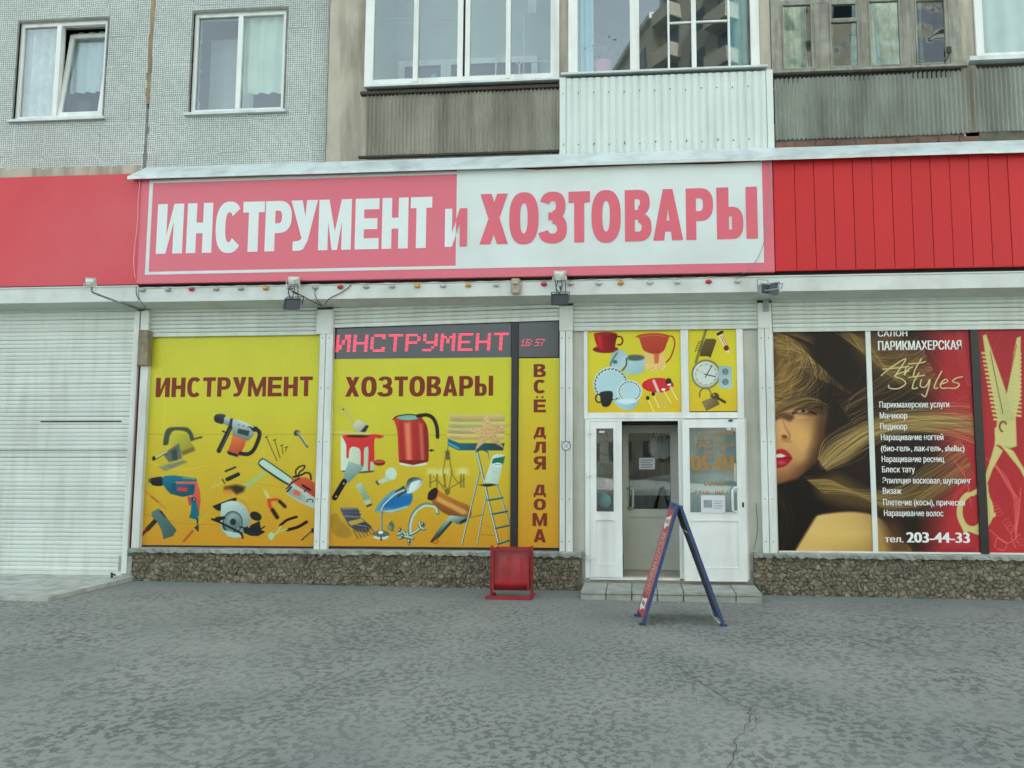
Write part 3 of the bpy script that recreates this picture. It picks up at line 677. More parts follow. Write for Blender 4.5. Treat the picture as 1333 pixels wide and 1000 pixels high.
def stone_mb(mb, cx, cz, poly):
    dep = random.uniform(.015, .036); tz = random.uniform(-.35, .1); tx = random.uniform(-.25, .25)
    fr = []; bk = []; md = []
    for x, z_ in poly:
        y = -.06 - dep + tz * -(cz - z_) * 1.0 + tx * (x - cx) + random.gauss(0, .005)
        fr.append((cx + (x - cx) * .66, y - .004, cz + (z_ - cz) * .66)); md.append((x, min(y + .014, -.062), z_)); bk.append((x, -.05, z_))
    c = (cx + random.gauss(0, .01), fr[0][1] * .5 + fr[3][1] * .5 - random.uniform(0, .012), cz + random.gauss(0, .008))
    f = [(i, 6 + i, 6 + (i + 1) % 6, (i + 1) % 6) for i in range(6)] + [(6 + i, 12 + i, 12 + (i + 1) % 6, 6 + (i + 1) % 6) for i in range(6)] + [(18, i, (i + 1) % 6) for i in range(6)]
    mb.add(fr + md + bk + [c], f)
for i, (ar, cx, cz, poly) in enumerate(cells):
    if i < 300:
        mb = MB(); stone_mb(mb, cx, cz, poly); mb.build('stone', M['stone'], shop)
    else: stone_mb(rest, cx, cz, poly)
rest.build('small_stones', M['stone'], shop)['kind'] = 'stuff'
# ------------------------------------------------------------------ roller shutters
def slat_mesh(wd, h, m, dp=1.0):
    prof = [(0, 0), (-.004, .08 * h), (-.0065, .3 * h), (-.007, .55 * h), (-.0055, .8 * h), (-.002, .92 * h), (.003, .94 * h), (.003, h)]
    prof = [(y * dp, z) for y, z in prof]
    v = []; n = 6
    for i in range(n + 1):
        x = wd * i / n; e = random.gauss(0, .0016)
        for y, z in prof: v.append((x, y + e, z))
    k = len(prof); f = [(i * k + j, (i + 1) * k + j, (i + 1) * k + j + 1, i * k + j + 1) for i in range(n) for j in range(k - 1)]
    me = MB().add(v, f).mesh('slat'); me.materials.append(m); return me
def shutter(label, pa, pb, ztop, zbot, Y, tiltang=0, py=415, h=.0565, bar=.055):
    xa = R(pa, py, Y).x; xb = R(pb, py, Y).x
    th = thing('roller_shutter', label, 'roller shutter', ((xa + xb) / 2, Y, zbot), 'roller shutters')
    mes = [slat_mesh(xb - xa, h, M['shut'], 1.0 if h * 40 < ztop - zbot else 2.2) for _ in range(3)]
    z = zbot + bar; i = 0
    while z < ztop:
        inst('slat', mes[i % 3], th, (xa, Y + random.gauss(0, .0012), z), (0, -tiltang + random.gauss(0, .0006), 0)); z += h; i += 1
    o = MB().box(xa, xb, Y - .016, Y + .01, zbot, zbot + bar - .003).build('bottom_bar', M['shut'], th, bevel=.003)
    if tiltang: 
        for v in o.data.vertices: v.co.z += (v.co.x - (xa - ORG[th].x)) * math.tan(tiltang)
    return th, xa, xb
zG = R(80, 748, -.05).z
zh = R(700, 396, -.05).z + .08
t1, xa, xb = shutter('closed full height white roller shutter left of the yellow windows', -150, 169, R(80, 403, -.05).z + .06, zG, -.05, py=570)
q = pr(53, 158, 548, 549.6, -.062); bx(q[0], q[1], -.066, -.05, q[2], q[3]).build('slot', M['brown'], t1)
q = pr(-120, 166, 586, 586.8, -.062); bx(q[0], q[1], -.064, -.05, q[2], q[3]).build('seam', M['seal'], t1)
shutter('half raised shutter above the window lettered ИНСТРУМЕНТ', 188.5, 413, zh, R(303, 437.5, -.03).z, -.03)
shutter('crooked raised shutter above the red LED display', 434, 728, zh, R(436, 427, -.03).z, -.03, tiltang=rad(1.1))
shutter('raised shutter above the shop entrance', 746.5, 986, zh, R(866, 429.5, -.03).z, -.03)
shutter('raised shutter above the hair salon window', 1005, 1420, zh, R(1170, 430.5, -.03).z, -.03)
# ------------------------------------------------------------------ shop windows (frames, panes behind the prints)
def shop_window(label, pa, pb, yt, yb, Y=.02, fr=(.02, .02, .02, .02), m='black', muntins=()):
    x0, x1, z0, z1 = pr(pa, pb, yt, yb, Y)
    o = frame_rect(MB(), x0 - fr[0], x1 + fr[1], z0 - fr[2], z1 + fr[3], fr[0] + .01, Y - .02, Y + .06, tb=fr[2] + .01).build('window', M[m], shop); o['label'] = label
    pane(x0, x1, z0, z1, Y + .012, o, M['winout'])
    return o, (x0, x1, z0, z1)
W1, w1 = shop_window('display window with the tool poster', 189, 412, 425, 711, m='black')
zwB = w1[2]
W2, w2 = shop_window('display window with the housewares poster and display', 429.5, 728, 405, 713.5)
a, b = R(665.5, 570, .0).x, R(674, 570, .0).x; bx(a, b, -.03, .05, w2[2], w2[3]).build('mullion', M['black'], W2)
W3, w3 = shop_window('salon display window', 1009.5, 1420, 420, 719, m='clad')
a, b = R(1131, 575, .0).x, R(1137.5, 575, .0).x; bx(a, b, -.025, .05, w3[2], w3[3]).build('mullion', M['clad'], W3)
a, b = R(1268.5, 575, .0).x, R(1279.5, 575, .0).x; bx(a, b, -.035, .05, w3[2] - .01, w3[3]).build('mullion', M['black'], W3)
bx(w3[0], w3[1], -.03, .0, w3[2] - .03, w3[2] + .005).build('bottom_rail', M['clad'], W3)
# ------------------------------------------------------------------ painter for printed film
class Canvas:
    """a printed film: a fine grid whose vertices carry the ink colour"""
    def __init__(s, rect, tl, br, Y, nx, ny, ground):
        s.rect = rect; s.nx, s.ny = nx, ny; s.Y = Y
        xs = np.linspace(rect[0], rect[1], nx); zs = np.linspace(rect[2], rect[3], ny)
        s.X, s.Z = np.meshgrid(xs, zs)
        # image measurements of each point, so that drawings can be laid out from measurements
        dx = s.X - CAM.x; dy = Y - CAM.y; dz = s.Z - CAM.z
        fx = dx * _f.x + dy * _f.y + dz * _f.z; rx = dx * _r.x + dy * _r.y; ux = dx * _u.x + dy * _u.y + dz * _u.z
        s.PX = (CX + F * rx / fx).ravel(); s.PY = (CY - F * ux / fx).ravel()
        s.C = np.zeros((nx * ny, 3)); u = (s.PY - s.PY.min()) / (s.PY.max() - s.PY.min())
        ks = [g[0] for g in ground]; cs = np.array([g[1] for g in ground]) / 255.
        for k in range(3): s.C[:, k] = np.interp(u, ks, cs[:, k])
        s.o = (0, 0, 1)
    def org(s, x, y, k): s.o = (x, y, k)
    def T(s, pts): return [(s.o[0] + p[0] / s.o[2], s.o[1] + p[1] / s.o[2]) for p in pts]
    def paint(s, idx, a, c, c2=None, ax=None):
        c = np.array(c, float) / 255.
        if c2 is not None:
            c2 = np.array(c2, float) / 255.; x0, y0, x1, y1 = ax
            (x0, y0), (x1, y1) = s.T([(x0, y0), (x1, y1)])
            t = np.clip(((s.PX[idx] - x0) * (x1 - x0) + (s.PY[idx] - y0) * (y1 - y0)) / ((x1 - x0) ** 2 + (y1 - y0) ** 2), 0, 1)[:, None]
            c = c * (1 - t) + c2 * t
        a = a[:, None]; s.C[idx] = s.C[idx] * (1 - a) + c * a
    def box(s, pts, m):
        xs = [p[0] for p in pts]; ys = [p[1] for p in pts]
        return np.nonzero((s.PX > min(xs) - m) & (s.PX < max(xs) + m) & (s.PY > min(ys) - m) & (s.PY < max(ys) + m))[0]
    def segd(s, idx, pts, closed):
        x = s.PX[idx]; y = s.PY[idx]; d = np.full(len(idx), 1e9); ins = np.zeros(len(idx), bool)
        n = len(pts)
        for i in range(n if closed else n - 1):
            (ax, ay), (bx_, by) = pts[i], pts[(i + 1) % n]; vx, vy = bx_ - ax, by - ay; L = vx * vx + vy * vy + 1e-9
            t = np.clip(((x - ax) * vx + (y - ay) * vy) / L, 0, 1); d = np.minimum(d, np.hypot(x - ax - t * vx, y - ay - t * vy))
            if closed:
                c = ((ay > y) != (by > y)) & (x < (bx_ - ax) * (y - ay) / (by - ay + 1e-12) + ax); ins ^= c
        return d, ins
    def poly(s, pts, c, c2=None, ax=None, b=.35, al=1.0):
        P = s.T(pts); idx = s.box(P, b * 2 + 1)
        if not len(idx): return
        d, ins = s.segd(idx, P, True); sd = np.where(ins, -d, d); s.paint(idx, np.clip(.5 - sd / (2 * b), 0, 1) * al, c, c2, ax)
    def line(s, pts, wd, c, b=.35, al=1.0, sm=False):
        if sm: pts = smooth(pts)
        P = s.T(pts); wd = wd / s.o[2]; idx = s.box(P, wd + b * 2 + 1)
        if not len(idx): return
        d, _ = s.segd(idx, P, False); s.paint(idx, np.clip(.5 - (d - wd / 2) / (2 * b), 0, 1) * al, c)
    def ell(s, cx, cy, rx, ry, c, c2=None, ax=None, rot=0, b=.35, al=1.0, a0=0, a1=360):
        r = rad(rot); s.poly([(cx + rx * math.cos(rad(t)) * math.cos(r) - ry * math.sin(rad(t)) * math.sin(r), cy + rx * math.cos(rad(t)) * math.sin(r) + ry * math.sin(rad(t)) * math.cos(r)) for t in np.linspace(a0, a1, 33)[:-1 if a1 - a0 >= 360 else None]], c, c2, ax, b, al)
    def ring(s, cx, cy, rx, ry, wd, c, a0=0, a1=360, **k): s.line([(cx + rx * math.cos(rad(t)), cy + ry * math.sin(rad(t))) for t in np.linspace(a0, a1, 33)], wd, c, **k)
    def build(s, parent, rough=.32, name='print', gain=1.0, off=0):
        me = bpy.data.meshes.new(name); o = ORG[parent]; n = s.nx * s.ny
        co = np.zeros((n, 3), np.float32); co[:, 0] = s.X.ravel() - o.x; co[:, 1] = s.Y + off - o.y; co[:, 2] = s.Z.ravel() - o.z
        co[:, 1] += .0015 * np.sin(s.X.ravel() * 3.1 + 1) * np.sin(s.Z.ravel() * 2.3)
        i = np.arange(s.nx - 1)[None, :] + np.arange(s.ny - 1)[:, None] * s.nx; i = i.ravel()
        q = np.stack([i, i + 1, i + 1 + s.nx, i + s.nx], 1).astype(np.int32); nf = len(q)
        me.vertices.add(n); me.vertices.foreach_set('co', co.ravel()); me.loops.add(nf * 4); me.loops.foreach_set('vertex_index', q.ravel())
        me.polygons.add(nf); me.polygons.foreach_set('loop_start', np.arange(0, nf * 4, 4, dtype=np.int32)); me.polygons.foreach_set('loop_total', np.full(nf, 4, np.int32)); me.update(calc_edges=True)
        at = me.color_attributes.new('ink', 'FLOAT_COLOR', 'POINT'); c = np.ones((n, 4), np.float32); sr = np.clip(s.C * (1 + RN.normal(0, .012 if n > 5000 else .003, (n, 1)) + .008 * np.sin(s.X.ravel() * 9)[:, None] * np.sin(s.Z.ravel() * 5 + s.X.ravel() * 2)[:, None]) + RN.normal(0, .003, (n, 3)), 0, 1); c[:, :3] = np.where(sr <= .04045, sr / 12.92, ((sr + .055) / 1.055) ** 2.4) ** 1.14 * gain * 1.14
        at.data.foreach_set('color', c.ravel())
        m = bpy.data.materials.new(name + '_film'); m.use_nodes = True; N = m.node_tree.nodes; L = m.node_tree.links; p = N['Principled BSDF']; p.inputs['Roughness'].default_value = rough; p.inputs['Specular IOR Level'].default_value = .2
        va = N.new('ShaderNodeVertexColor'); va.layer_name = 'ink'; L.new(va.outputs[0], p.inputs['Base Color']); me.materials.append(m)
        ob = bpy.data.objects.new(name, me); col.objects.link(ob); ob.parent = parent; ORG[ob] = o; return ob
def smooth(pts, k=6):
    out = []; n = len(pts)
    for i in range(n - 1):
        p0 = pts[max(i - 1, 0)]; p1 = pts[i]; p2 = pts[i + 1]; p3 = pts[min(i + 2, n - 1)]
        for j in range(k):
            t = j / k; f = lambda a, b, c, d: .5 * (2 * b + (c - a) * t + (2 * a - 5 * b + 4 * c - d) * t * t + (3 * b - 3 * c + d - a) * t ** 3)
            out.append((f(p0[0], p1[0], p2[0], p3[0]), f(p0[1], p1[1], p2[1], p3[1])))
    return out + [pts[-1]]
# ------------------------------------------------------------------ block letters
def ringp(cx, cy, rx, ry, tx, ty, a0, a1):
    def co(a): v = math.cos(a); return math.copysign(abs(v) ** .82, v)
    def si(a): v = math.sin(a); return math.copysign(abs(v) ** .82, v)
    n = max(6, int(abs(a1 - a0) / 10)); A = [rad(a0 + (a1 - a0) * i / n) for i in range(n + 1)]
    return [[(cx + rx * co(a), cy + ry * si(a)), (cx + rx * co(b), cy + ry * si(b)), (cx + (rx - tx) * co(b), cy + (ry - ty) * si(b)), (cx + (rx - tx) * co(a), cy + (ry - ty) * si(a))] for a, b in zip(A[:-1], A[1:])]
def rc(a, b, c, d): return [(a, c), (b, c), (b, d), (a, d)]
def glyph(ch, s=.32, t=.19):
    L = rc(0, s, 0, 1); Rr = rc(1 - s, 1, 0, 1)
    if ch in 'Ии': return [L, Rr, [(s, 0), (s, .36), (1 - s, 1), (1 - s, .64)]]
    if ch == 'Н': return [L, Rr, rc(s, 1 - s, .5 - t / 2, .5 + t / 2)]
    if ch == 'С': return ringp(.52, .5, .52, .515, s, t, 42, 318)
    if ch == 'Т': return [rc(0, 1, 1 - t, 1), rc(.5 - s / 2, .5 + s / 2, 0, 1 - t)]
    if ch == 'Р': return [L, rc(s, .5, 1 - t * .9, 1), rc(s, .5, .36, .36 + t * .9)] + ringp(.5, .68, .5, .32, s, t * .9, -90, 90)
    if ch == 'У': return [[(0, 1), (s * 1.15, 1), (.62, .46), (.47, .17)], [(1 - s * 1.1, 1), (1, 1), (.66, .2), (.5, .03), (.36, 0), (.1, 0), (.1, t * .85), (.3, t * .9), (.4, .22), (.5, .38)]]
    if ch == 'М': return [rc(0, s * .78, 0, 1), rc(1 - s * .78, 1, 0, 1), [(s * .78, 1), (s * .78, .56), (.42, 0), (.5, 0), (.5, .36), (s * .78 + .02, 1)], [(1 - s * .78, 1), (1 - s * .78 - .02, 1), (.5, .36), (.5, 0), (.58, 0), (1 - s * .78, .56)]]
    if ch in 'ЕЁ':
        g = [L, rc(s, 1, 1 - t, 1), rc(s, .93, .5 - t / 2, .5 + t / 2), rc(s, 1, 0, t)]
        if ch == 'Ё': g += [ [(.28 + .1 * math.cos(k), 1.17 + .08 * math.sin(k)) for k in np.linspace(0, 5.6, 9)], [(.72 + .1 * math.cos(k), 1.17 + .08 * math.sin(k)) for k in np.linspace(0, 5.6, 9)]]
        return g
    if ch == 'Х': return [[(.02, 1), (.02 + s * 1.05, 1), (1, 0), (1 - s * 1.05, 0)], [(1 - s * 1.05, 1), (.98, 1), (s * 1.05, 0), (0, 0)]]
    if ch == 'О': return ringp(.5, .5, .5, .515, s, t, 0, 360)
    if ch == 'З': return ringp(.46, .73, .48, .28, s * .95, t * .85, 165, -90) + ringp(.46, .28, .54, .29, s, t * .9, 90, -168) + [rc(.3, .5, .45, .6)]
    if ch == 'В': return [L, rc(s, .5, 1 - t * .85, 1), rc(s, .5, .5 - t * .4, .5 + t * .5), rc(s, .5, 0, t * .85)] + ringp(.5, .75, .44, .25, s, t * .85, -90, 90) + ringp(.5, .27, .5, .27, s, t * .85, -90, 90)
    if ch == 'А': return [[(0, 0), (s, 0), (.56, .9), (.5, 1), (.34, 1)], [(1, 0), (1 - s, 0), (.44, .9), (.5, 1), (.66, 1)], rc(s * .9, 1 - s * .9, .17, .17 + t)]
    if ch == 'Ы': return [rc(0, s * .8, 0, 1), rc(1 - s * .75, 1, 0, 1), rc(s * .8, .38, .62 - t * .85, .62), rc(s * .8, .38, 0, t * .85)] + ringp(.38, .31, .27, .31, s * .75, t * .85, -90, 90)
    if ch == 'Л': return [rc(1 - s, 1, 0, 1), rc(.25, 1 - s, 1 - t, 1), [(.22, 1), (.22 + s * .9, 1 - t), (.2 + s * .8, .3), (.3, .05), (.18, 0), (0, 0), (0, t), (.1, .25)]]
    if ch == 'Д': return [rc(.0, 1, 0, t), rc(0, .16, -.17, 0), rc(.84, 1, -.17, 0), rc(.88 - s, .88, t, 1), rc(.3, .88 - s, 1 - t, 1), [(.08, t), (.08 + s * .9, t), (.3 + s * .7, 1 - t), (.3, 1)]]
    if ch == 'Я': return [Rr, rc(.5, 1 - s, 1 - t * .9, 1), rc(.45, 1 - s, .38, .38 + t * .9)] + ringp(.5, .69, .5, .31, s, t * .9, 90, 270) + [[(0, 0), (s * 1.15, 0), (.72, .42), (.42, .42)]]
    return [rc(0, 1, 0, 1)]
def put_glyph(ch, x0, x1, z0, z1, Y, m, parent, s=.32, t=.19, name='letter', thick=.004, clip=None, slant=0):
    mb = MB(); n = 0
    for pol in glyph(ch, s, t):
        q = [(x0 + (x1 - x0) * p[0] + slant * p[1], z0 + (z1 - z0) * p[1]) for p in pol]
        if clip:
            lo, hi = clip; out = []
            for a, b in zip(q, q[1:] + q[:1]):
                def ins(p): return lo <= p[0] <= hi
                for edge in ():
                    pass
                cand = [(0.0, a)]
                ts = sorted(t_ for t_ in [((e - a[0]) / (b[0] - a[0])) if abs(b[0] - a[0]) > 1e-9 else -1 for e in (lo, hi)] if 0 < t_ < 1)
                for p in [a] + [(a[0] + (b[0] - a[0]) * t_, a[1] + (b[1] - a[1]) * t_) for t_ in ts]:
                    if lo - 1e-6 <= p[0] <= hi + 1e-6: out.append(p)
            q = out
            if len(q) < 3: continue
        n += 1; yy = Y - thick - .00015 * (n % 8)
        mb.add([(x, yy, z) for x, z in q], [tuple(range(len(q)))])
        mb.add([(x, yy, z) for x, z in q] + [(x, Y, z) for x, z in q], [(i, (i + 1) % len(q), len(q) + (i + 1) % len(q), len(q) + i) for i in range(len(q))])
    return mb.build(name, m, parent)
def word(txt, pa, pb, yt, yb, Y, m, parent, gap=.13, s=.32, t=.19, widths=None, name='letter', thick=.003):
    x0, x1, z0, z1 = pr(pa, pb, yt, yb, Y); ws = [dict(М=1.28, Т=.92, И=1.02, Ы=1.25, Р=.95, У=1.0, Х=1.0, Д=1.15, О=1.08, С=1.0).get(c, 1.0) for c in txt]
    tot = sum(ws) + gap * (len(txt) - 1); k = (x1 - x0) / tot; x = x0
    for c, w_ in zip(txt, ws): put_glyph(c, x, x + w_ * k, z0, z1, Y, m, parent, s / w_ if c == 'М' else s, t, name, thick); x += (w_ + gap) * k
def text(txt, x0, x1, zbase, cap, Y, m, parent, name='lettering', off=0, shear=0, mirror=False, plane=None):
    c = bpy.data.curves.new('tx', 'FONT'); c.body = txt; c.offset = 0; c.shear = shear; c.resolution_u = 3
    tmp = bpy.data.objects.new('tx', c); col.objects.link(tmp); bpy.context.view_layer.update()
    me = bpy.data.meshes.new_from_object(tmp.evaluated_get(bpy.context.evaluated_depsgraph_get()))
    bpy.data.objects.remove(tmp); xs = [v.co.x for v in me.vertices]; a, b = min(xs), max(xs); ky = cap / .728; o = ORG[parent]
    if off:      # bolder strokes: the outline repeated a hair to each side, each on its own level
        bm = bmesh.new()
        for k_, dx_ in enumerate((-off, 0, off)):
            t_ = me.copy()
            for v in t_.vertices: v.co.x += dx_; v.co.z = k_
            bm.from_mesh(t_); bpy.data.meshes.remove(t_)
        bm.to_mesh(me); bm.free()
    for v in me.vertices:
        lev = v.co.z * .0004
        u = (v.co.x - a) / (b - a); u = 1 - u if mirror else u; p = Vector((x0 + (x1 - x0) * u, Y - lev, zbase + v.co.y * ky))
        if plane: p = plane(u, v.co.y * ky)
        v.co = p - o
    me.name = name; me.materials.clear(); me.materials.append(m)
    ob = bpy.data.objects.new(name, me); col.objects.link(ob); ob.parent = parent; ORG[ob] = o; return ob
def ptext(txt, pa, pb, ybase, capx, Y, m, parent, **k):
    a = R(pa, ybase, Y); b = R(pb, ybase, Y); mid = R((pa + pb) / 2, ybase, Y); top = R((pa + pb) / 2, ybase - capx, Y)
    return text(txt, a.x, b.x, mid.z, top.z - mid.z, Y, m, parent, **k)
# ------------------------------------------------------------------ the big sign
sx0 = R(181, 300, YF).x; sx1 = R(1007, 280, YF).x; sz0 = R(590, 362, YF).z; sz1 = zfb + .012
sign = thing('shop_sign', 'long pink and white banner sign reading ИНСТРУМЕНТ и ХОЗТОВАРЫ', 'sign', ((sx0 + sx1) / 2, YF, sz0))
bx(sx0, sx1, YF, YF + .16, sz0, sz1).build('sign_box', M['pink'], sign, bevel=.006)
def wavy(x0, x1, z0, z1, Y, m, name, amp=.003):
    nx, nz = 60, 10; v = []
    for i in range(nx + 1):
        for j in range(nz + 1):
            x = x0 + (x1 - x0) * i / nx; z = z0 + (z1 - z0) * j / nz; e = min(i, nx - i, 4) / 4 * min(j, nz - j, 2) / 2
            v.append((x, Y - amp * (1 + .5 * math.sin(x * 2.3 + z * 4) + .5 * math.sin(x * 5.1 - z * 7)) * e, z))
    k = nz + 1; return MB().add(v, [(i * k + j, (i + 1) * k + j, (i + 1) * k + j + 1, i * k + j + 1) for i in range(nx) for j in range(nz)]).build(name, m, sign, smooth=True)
xs_mid = R(594, 288, YF).x; xwl = R(192, 296, YF).x; xwr = R(993, 275, YF).x
zwb_ = R(594, 350, YF).z; zwt = sz1 - .03; wb = .05
wavy(xs_mid, xwr, zwb_, zwt + .03, YF - .003, M['signw'], 'white_field')
mb = MB(); mb.box(xwl, xwl + wb, YF - .004, YF, zwb_, R(300, 232, YF).z); mb.box(xwl + wb, xs_mid, YF - .004, YF, zwb_, zwb_ + wb * .8); mb.box(xwl + wb, xs_mid, YF - .004, YF, R(300, 232, YF).z - wb * .8, R(300, 232, YF).z); mb.build('white_border', M['signw'], sign)
YS = YF - .0095
zl0 = R(380, 326.5, YS).z; zl1 = R(380, 261, YS).z
for ch, a, b in (('И', 204, 238), ('Н', 243, 276), ('С', 280.5, 314), ('Т', 315.5, 343.5), ('Р', 345, 379), ('У', 378, 412.5), ('М', 414.5, 457), ('Е', 462, 493), ('Н', 497, 531), ('Т', 534, 562)):
    put_glyph(ch, R(a, 295, YS).x, R(b, 295, YS).x, zl0, zl1, YS + .0093, M['letter_w'], sign, s=.37 if ch != 'Т' else .46, t=.215, thick=.0015)
zr0_ = R(805, 314.5, YS).z; zr1_ = R(805, 248, YS).z
for ch, a, b in (('Х', 624.5, 661.5), ('О', 663, 701), ('З', 703.5, 738), ('Т', 740, 768), ('О', 770, 808), ('В', 813.5, 848), ('А', 850, 889), ('Р', 893, 928.5), ('Ы', 933, 986)):
    put_glyph(ch, R(a, 280, YS).x, R(b, 280, YS).x, zr0_, zr1_, YS - .001, M['letter_r'], sign, s=.37 if ch != 'Т' else .46, t=.215, thick=.0012)
zi0 = R(594, 321, YS).z; zi1 = R(594, 271.5, YS).z; xa, xb = R(579, 296, YS).x, R(608, 296, YS).x
put_glyph('и', xa, xb, zi0, zi1, YS + .0093, M['letter_w'], sign, s=.32, thick=.0015, clip=(xa, xs_mid))
put_glyph('и', xa, xb, zi0, zi1, YS, M['letter_r'], sign, s=.32, thick=.004, clip=(xs_mid, xb))
# loose edge under the flashing
MB().tube([R(p, y, YF - .02) for p, y in ((198, 235), (260, 231), (330, 230), (420, 226.5), (500, 225), (590, 222))], .008).build('banner_hem', M['beige'], sign)
MB().tube([R(p, y, YF - .01) for p, y in ((600, 219), (660, 217.5), (700, 220), (760, 217), (850, 213), (930, 212.5), (990, 209))], .012).build('banner_hem', M['maroon'], sign)
# cables
def cable(label, pts, Y, r, m, cat='cable', group=None):
    P = smooth([(R(a, b, Y).x, R(a, b, Y).z) for a, b in pts], 5); P = [(x, Y + .004 * math.sin(i), z) for i, (x, z) in enumerate(P)]
    o = MB().tube(P, r, 5).build('cable', M[m]); return tag(o, label, cat, group)
cable('thin pale wire hanging down the left edge of the pink sign', [(182, 234), (180, 262), (178, 300), (174, 335), (176, 362)], YF - .03, .004, 'cablew')
cable('thin grey wire drooping at the right edge of the sign', [(1003.5, 212), (1004, 245), (1001, 275), (997, 305), (986, 337), (967, 357)], YF - .04, .005, 'greymet')
cable('short black wire looping above the pillar between the yellow windows', [(457, 371), (446, 380), (430, 388), (422, 397)], YH - .02, .006, 'cable')
cable('black wire running from the left lamp pair down to the pillar top', [(384, 381), (393, 385), (404, 391), (418, 398)], YH - .05, .007, 'cable')
cable('thin black wire beside the left pair of bulbs', [(411, 374), (410, 384), (414, 392), (420, 398)], YH - .02, .005, 'cable')
cable('wire bent over the left corner of the housing', [(177, 373), (178, 384), (184, 393), (190, 400)], YH - .02, .005, 'cable')
cable('thin wire down the right face of the entrance wall', [(984, 655), (986, 690), (981, 716)], -.03, .004, 'cable')
# ------------------------------------------------------------------ string of bulbs
zw_ = [(181, 374), (340, 371.5), (560, 367.5), (740, 364), (960, 360)]
ls = thing('light_string', 'string of small coloured bulbs along the white box under the sign', 'string lights', R(570, 372, YH - .02))
MB().tube([(R(a, b, YH - .015).x, YH - .015 + .004 * math.sin(a), R(a, b, YH - .015).z - .012 * abs(math.sin(a * .1))) for a, b in [(181 + i * 12, 373 - i * 12 * .0175) for i in range(67)]], .004, 5).build('wire', M['cable'], ls)
bmw = {}
for k in ('bulbw', 'bulbr', 'bulby', 'bulbg'):
    me = MB().ball((0, 0, 0), .043, 10, 6, sx=1, sy=.7, sz=.62).mesh('bulb', smooth=True); me.materials.append(M[k]); bmw[k] = me
sk = MB().box(-.018, .018, -.01, .03, .012, .032).mesh('socket'); sk.materials.append(M['beige'])
for p_ in (185, 218, 249, 281, 313, 345.6, 377, 410, 442.7, 476, 510, 543, 576.6, 609.4, 645.6, 675, 707.8, 743, 779.5, 808, 846, 881.7, 922.5, 960):
    k = 'bulbr' if p_ in (249, 442.7, 707.8, 922.5) else 'bulby' if p_ in (345.6, 543, 609.4, 808) else 'bulbw' if p_ > 550 else 'bulbg'
    q = R(p_, 377.5 - (p_ - 185) * .0145, YH - .02)
    inst('bulb', bmw[k], ls, q); inst('socket', sk, ls, q)
cl = MB()
for i in range(22):
    p_ = 230 + i * 33 + random.uniform(-8, 8); a = R(p_, 369.5 - (p_ - 185) * .016, -.3); cl.bar(a, a + Vector((random.uniform(-.03, .03), 0, -.035)), .008, .008)
cl.build('clip', M['bulbg'], ls)['kind'] = 'stuff'
q = R(671.5, 373, YH - .02); jb = thing('junction_box', 'small beige junction box fixed on the white box under the sign', 'junction box', q)
bx(q.x - .06, q.x + .06, YH - .06, YH + .0, q.z - .1, q.z + .1).build('case', M['beige'], jb, bevel=.012)
MB().ball((q.x, YH - .07, q.z + .035), .035, sx=1.1, sy=.5, sz=.7).build('lamp_lens', M['bulbg'], jb, smooth=True)
# ------------------------------------------------------------------ floodlights
def floodlight(label, p, w_, h_, d_, m, rx, ry=0, brk=True, cat='floodlight'):
    th = thing('floodlight', label, cat, p, 'floodlights on the shop front')
    rot = Matrix.Rotation(ry, 4, 'Z') @ Matrix.Rotation(rx, 4, 'X')
    def tr(mb): mb.v = [tuple(rot @ Vector(v) + Vector(p)) for v in mb.v]; return mb
    mb = MB(); k = .68
    mb.add([(-w_/2, -d_/2, -h_/2), (w_/2, -d_/2, -h_/2), (w_/2, -d_/2, h_/2), (-w_/2, -d_/2, h_/2), (-w_/2*k, d_/2, -h_/2*k), (w_/2*k, d_/2, -h_/2*k), (w_/2*k, d_/2, h_/2*k), (-w_/2*k, d_/2, h_/2*k)], [(0, 1, 2, 3), (5, 4, 7, 6), (0, 4, 5, 1), (1, 5, 6, 2), (2, 6, 7, 3), (3, 7, 4, 0)])
    tr(mb).build('housing', M[m], th, bevel=.006)
    mb = frame_rect(MB(), -w_/2 - .006, w_/2 + .006, -h_/2 - .006, h_/2 + .006, .014, -d_/2 - .014, -d_/2 + .002); tr(mb).build('rim', M[m], th)
    mb = bx(-w_/2 + .01, w_/2 - .01, -d_/2 - .006, -d_/2 - .002, -h_/2 + .01, h_/2 - .01); tr(mb).build('lens', M['winout'] if m != 'darkmet' else M['darkmet'], th)
    if brk:
        mb = MB(); mb.bar((-w_/2 - .012, 0, 0), (-w_/2 - .012, .02, h_*.9), .012, .006); mb.bar((w_/2 + .012, 0, 0), (w_/2 + .012, .02, h_*.9), .012, .006); mb.bar((-w_/2 - .012, .02, h_*.9), (w_/2 + .012, .02, h_*.9), .006, .012)
        tr(mb).build('bracket', M[m], th)
    mb = MB(); mb.box(-w_ * .2, w_ * .2, d_/2 - .01, d_/2 + .04, -h_*.2, h_*.3); tr(mb).build('terminal_box', M[m], th)
    return th
YFL = YH - .16
floodlight('white floodlight above the dark one at the left pillar of the yellow windows', R(381.5, 366, YFL), .14, .09, .1, 'whitemet', rad(-160), rad(12))
floodlight('square dark grey floodlight hanging below the white one near the left yellow window', R(382, 397.5, YFL), .205, .14, .08, 'darkmet', rad(-12), 0)
floodlight('white floodlight above the dark one near the entrance pillar', R(728.5, 360, YFL), .15, .12, .1, 'whitemet', rad(-160), 0)
floodlight('square dark floodlight hanging by the entrance pillar', R(729, 391.5, YFL), .205, .14, .08, 'darkmet', rad(-12), 0)
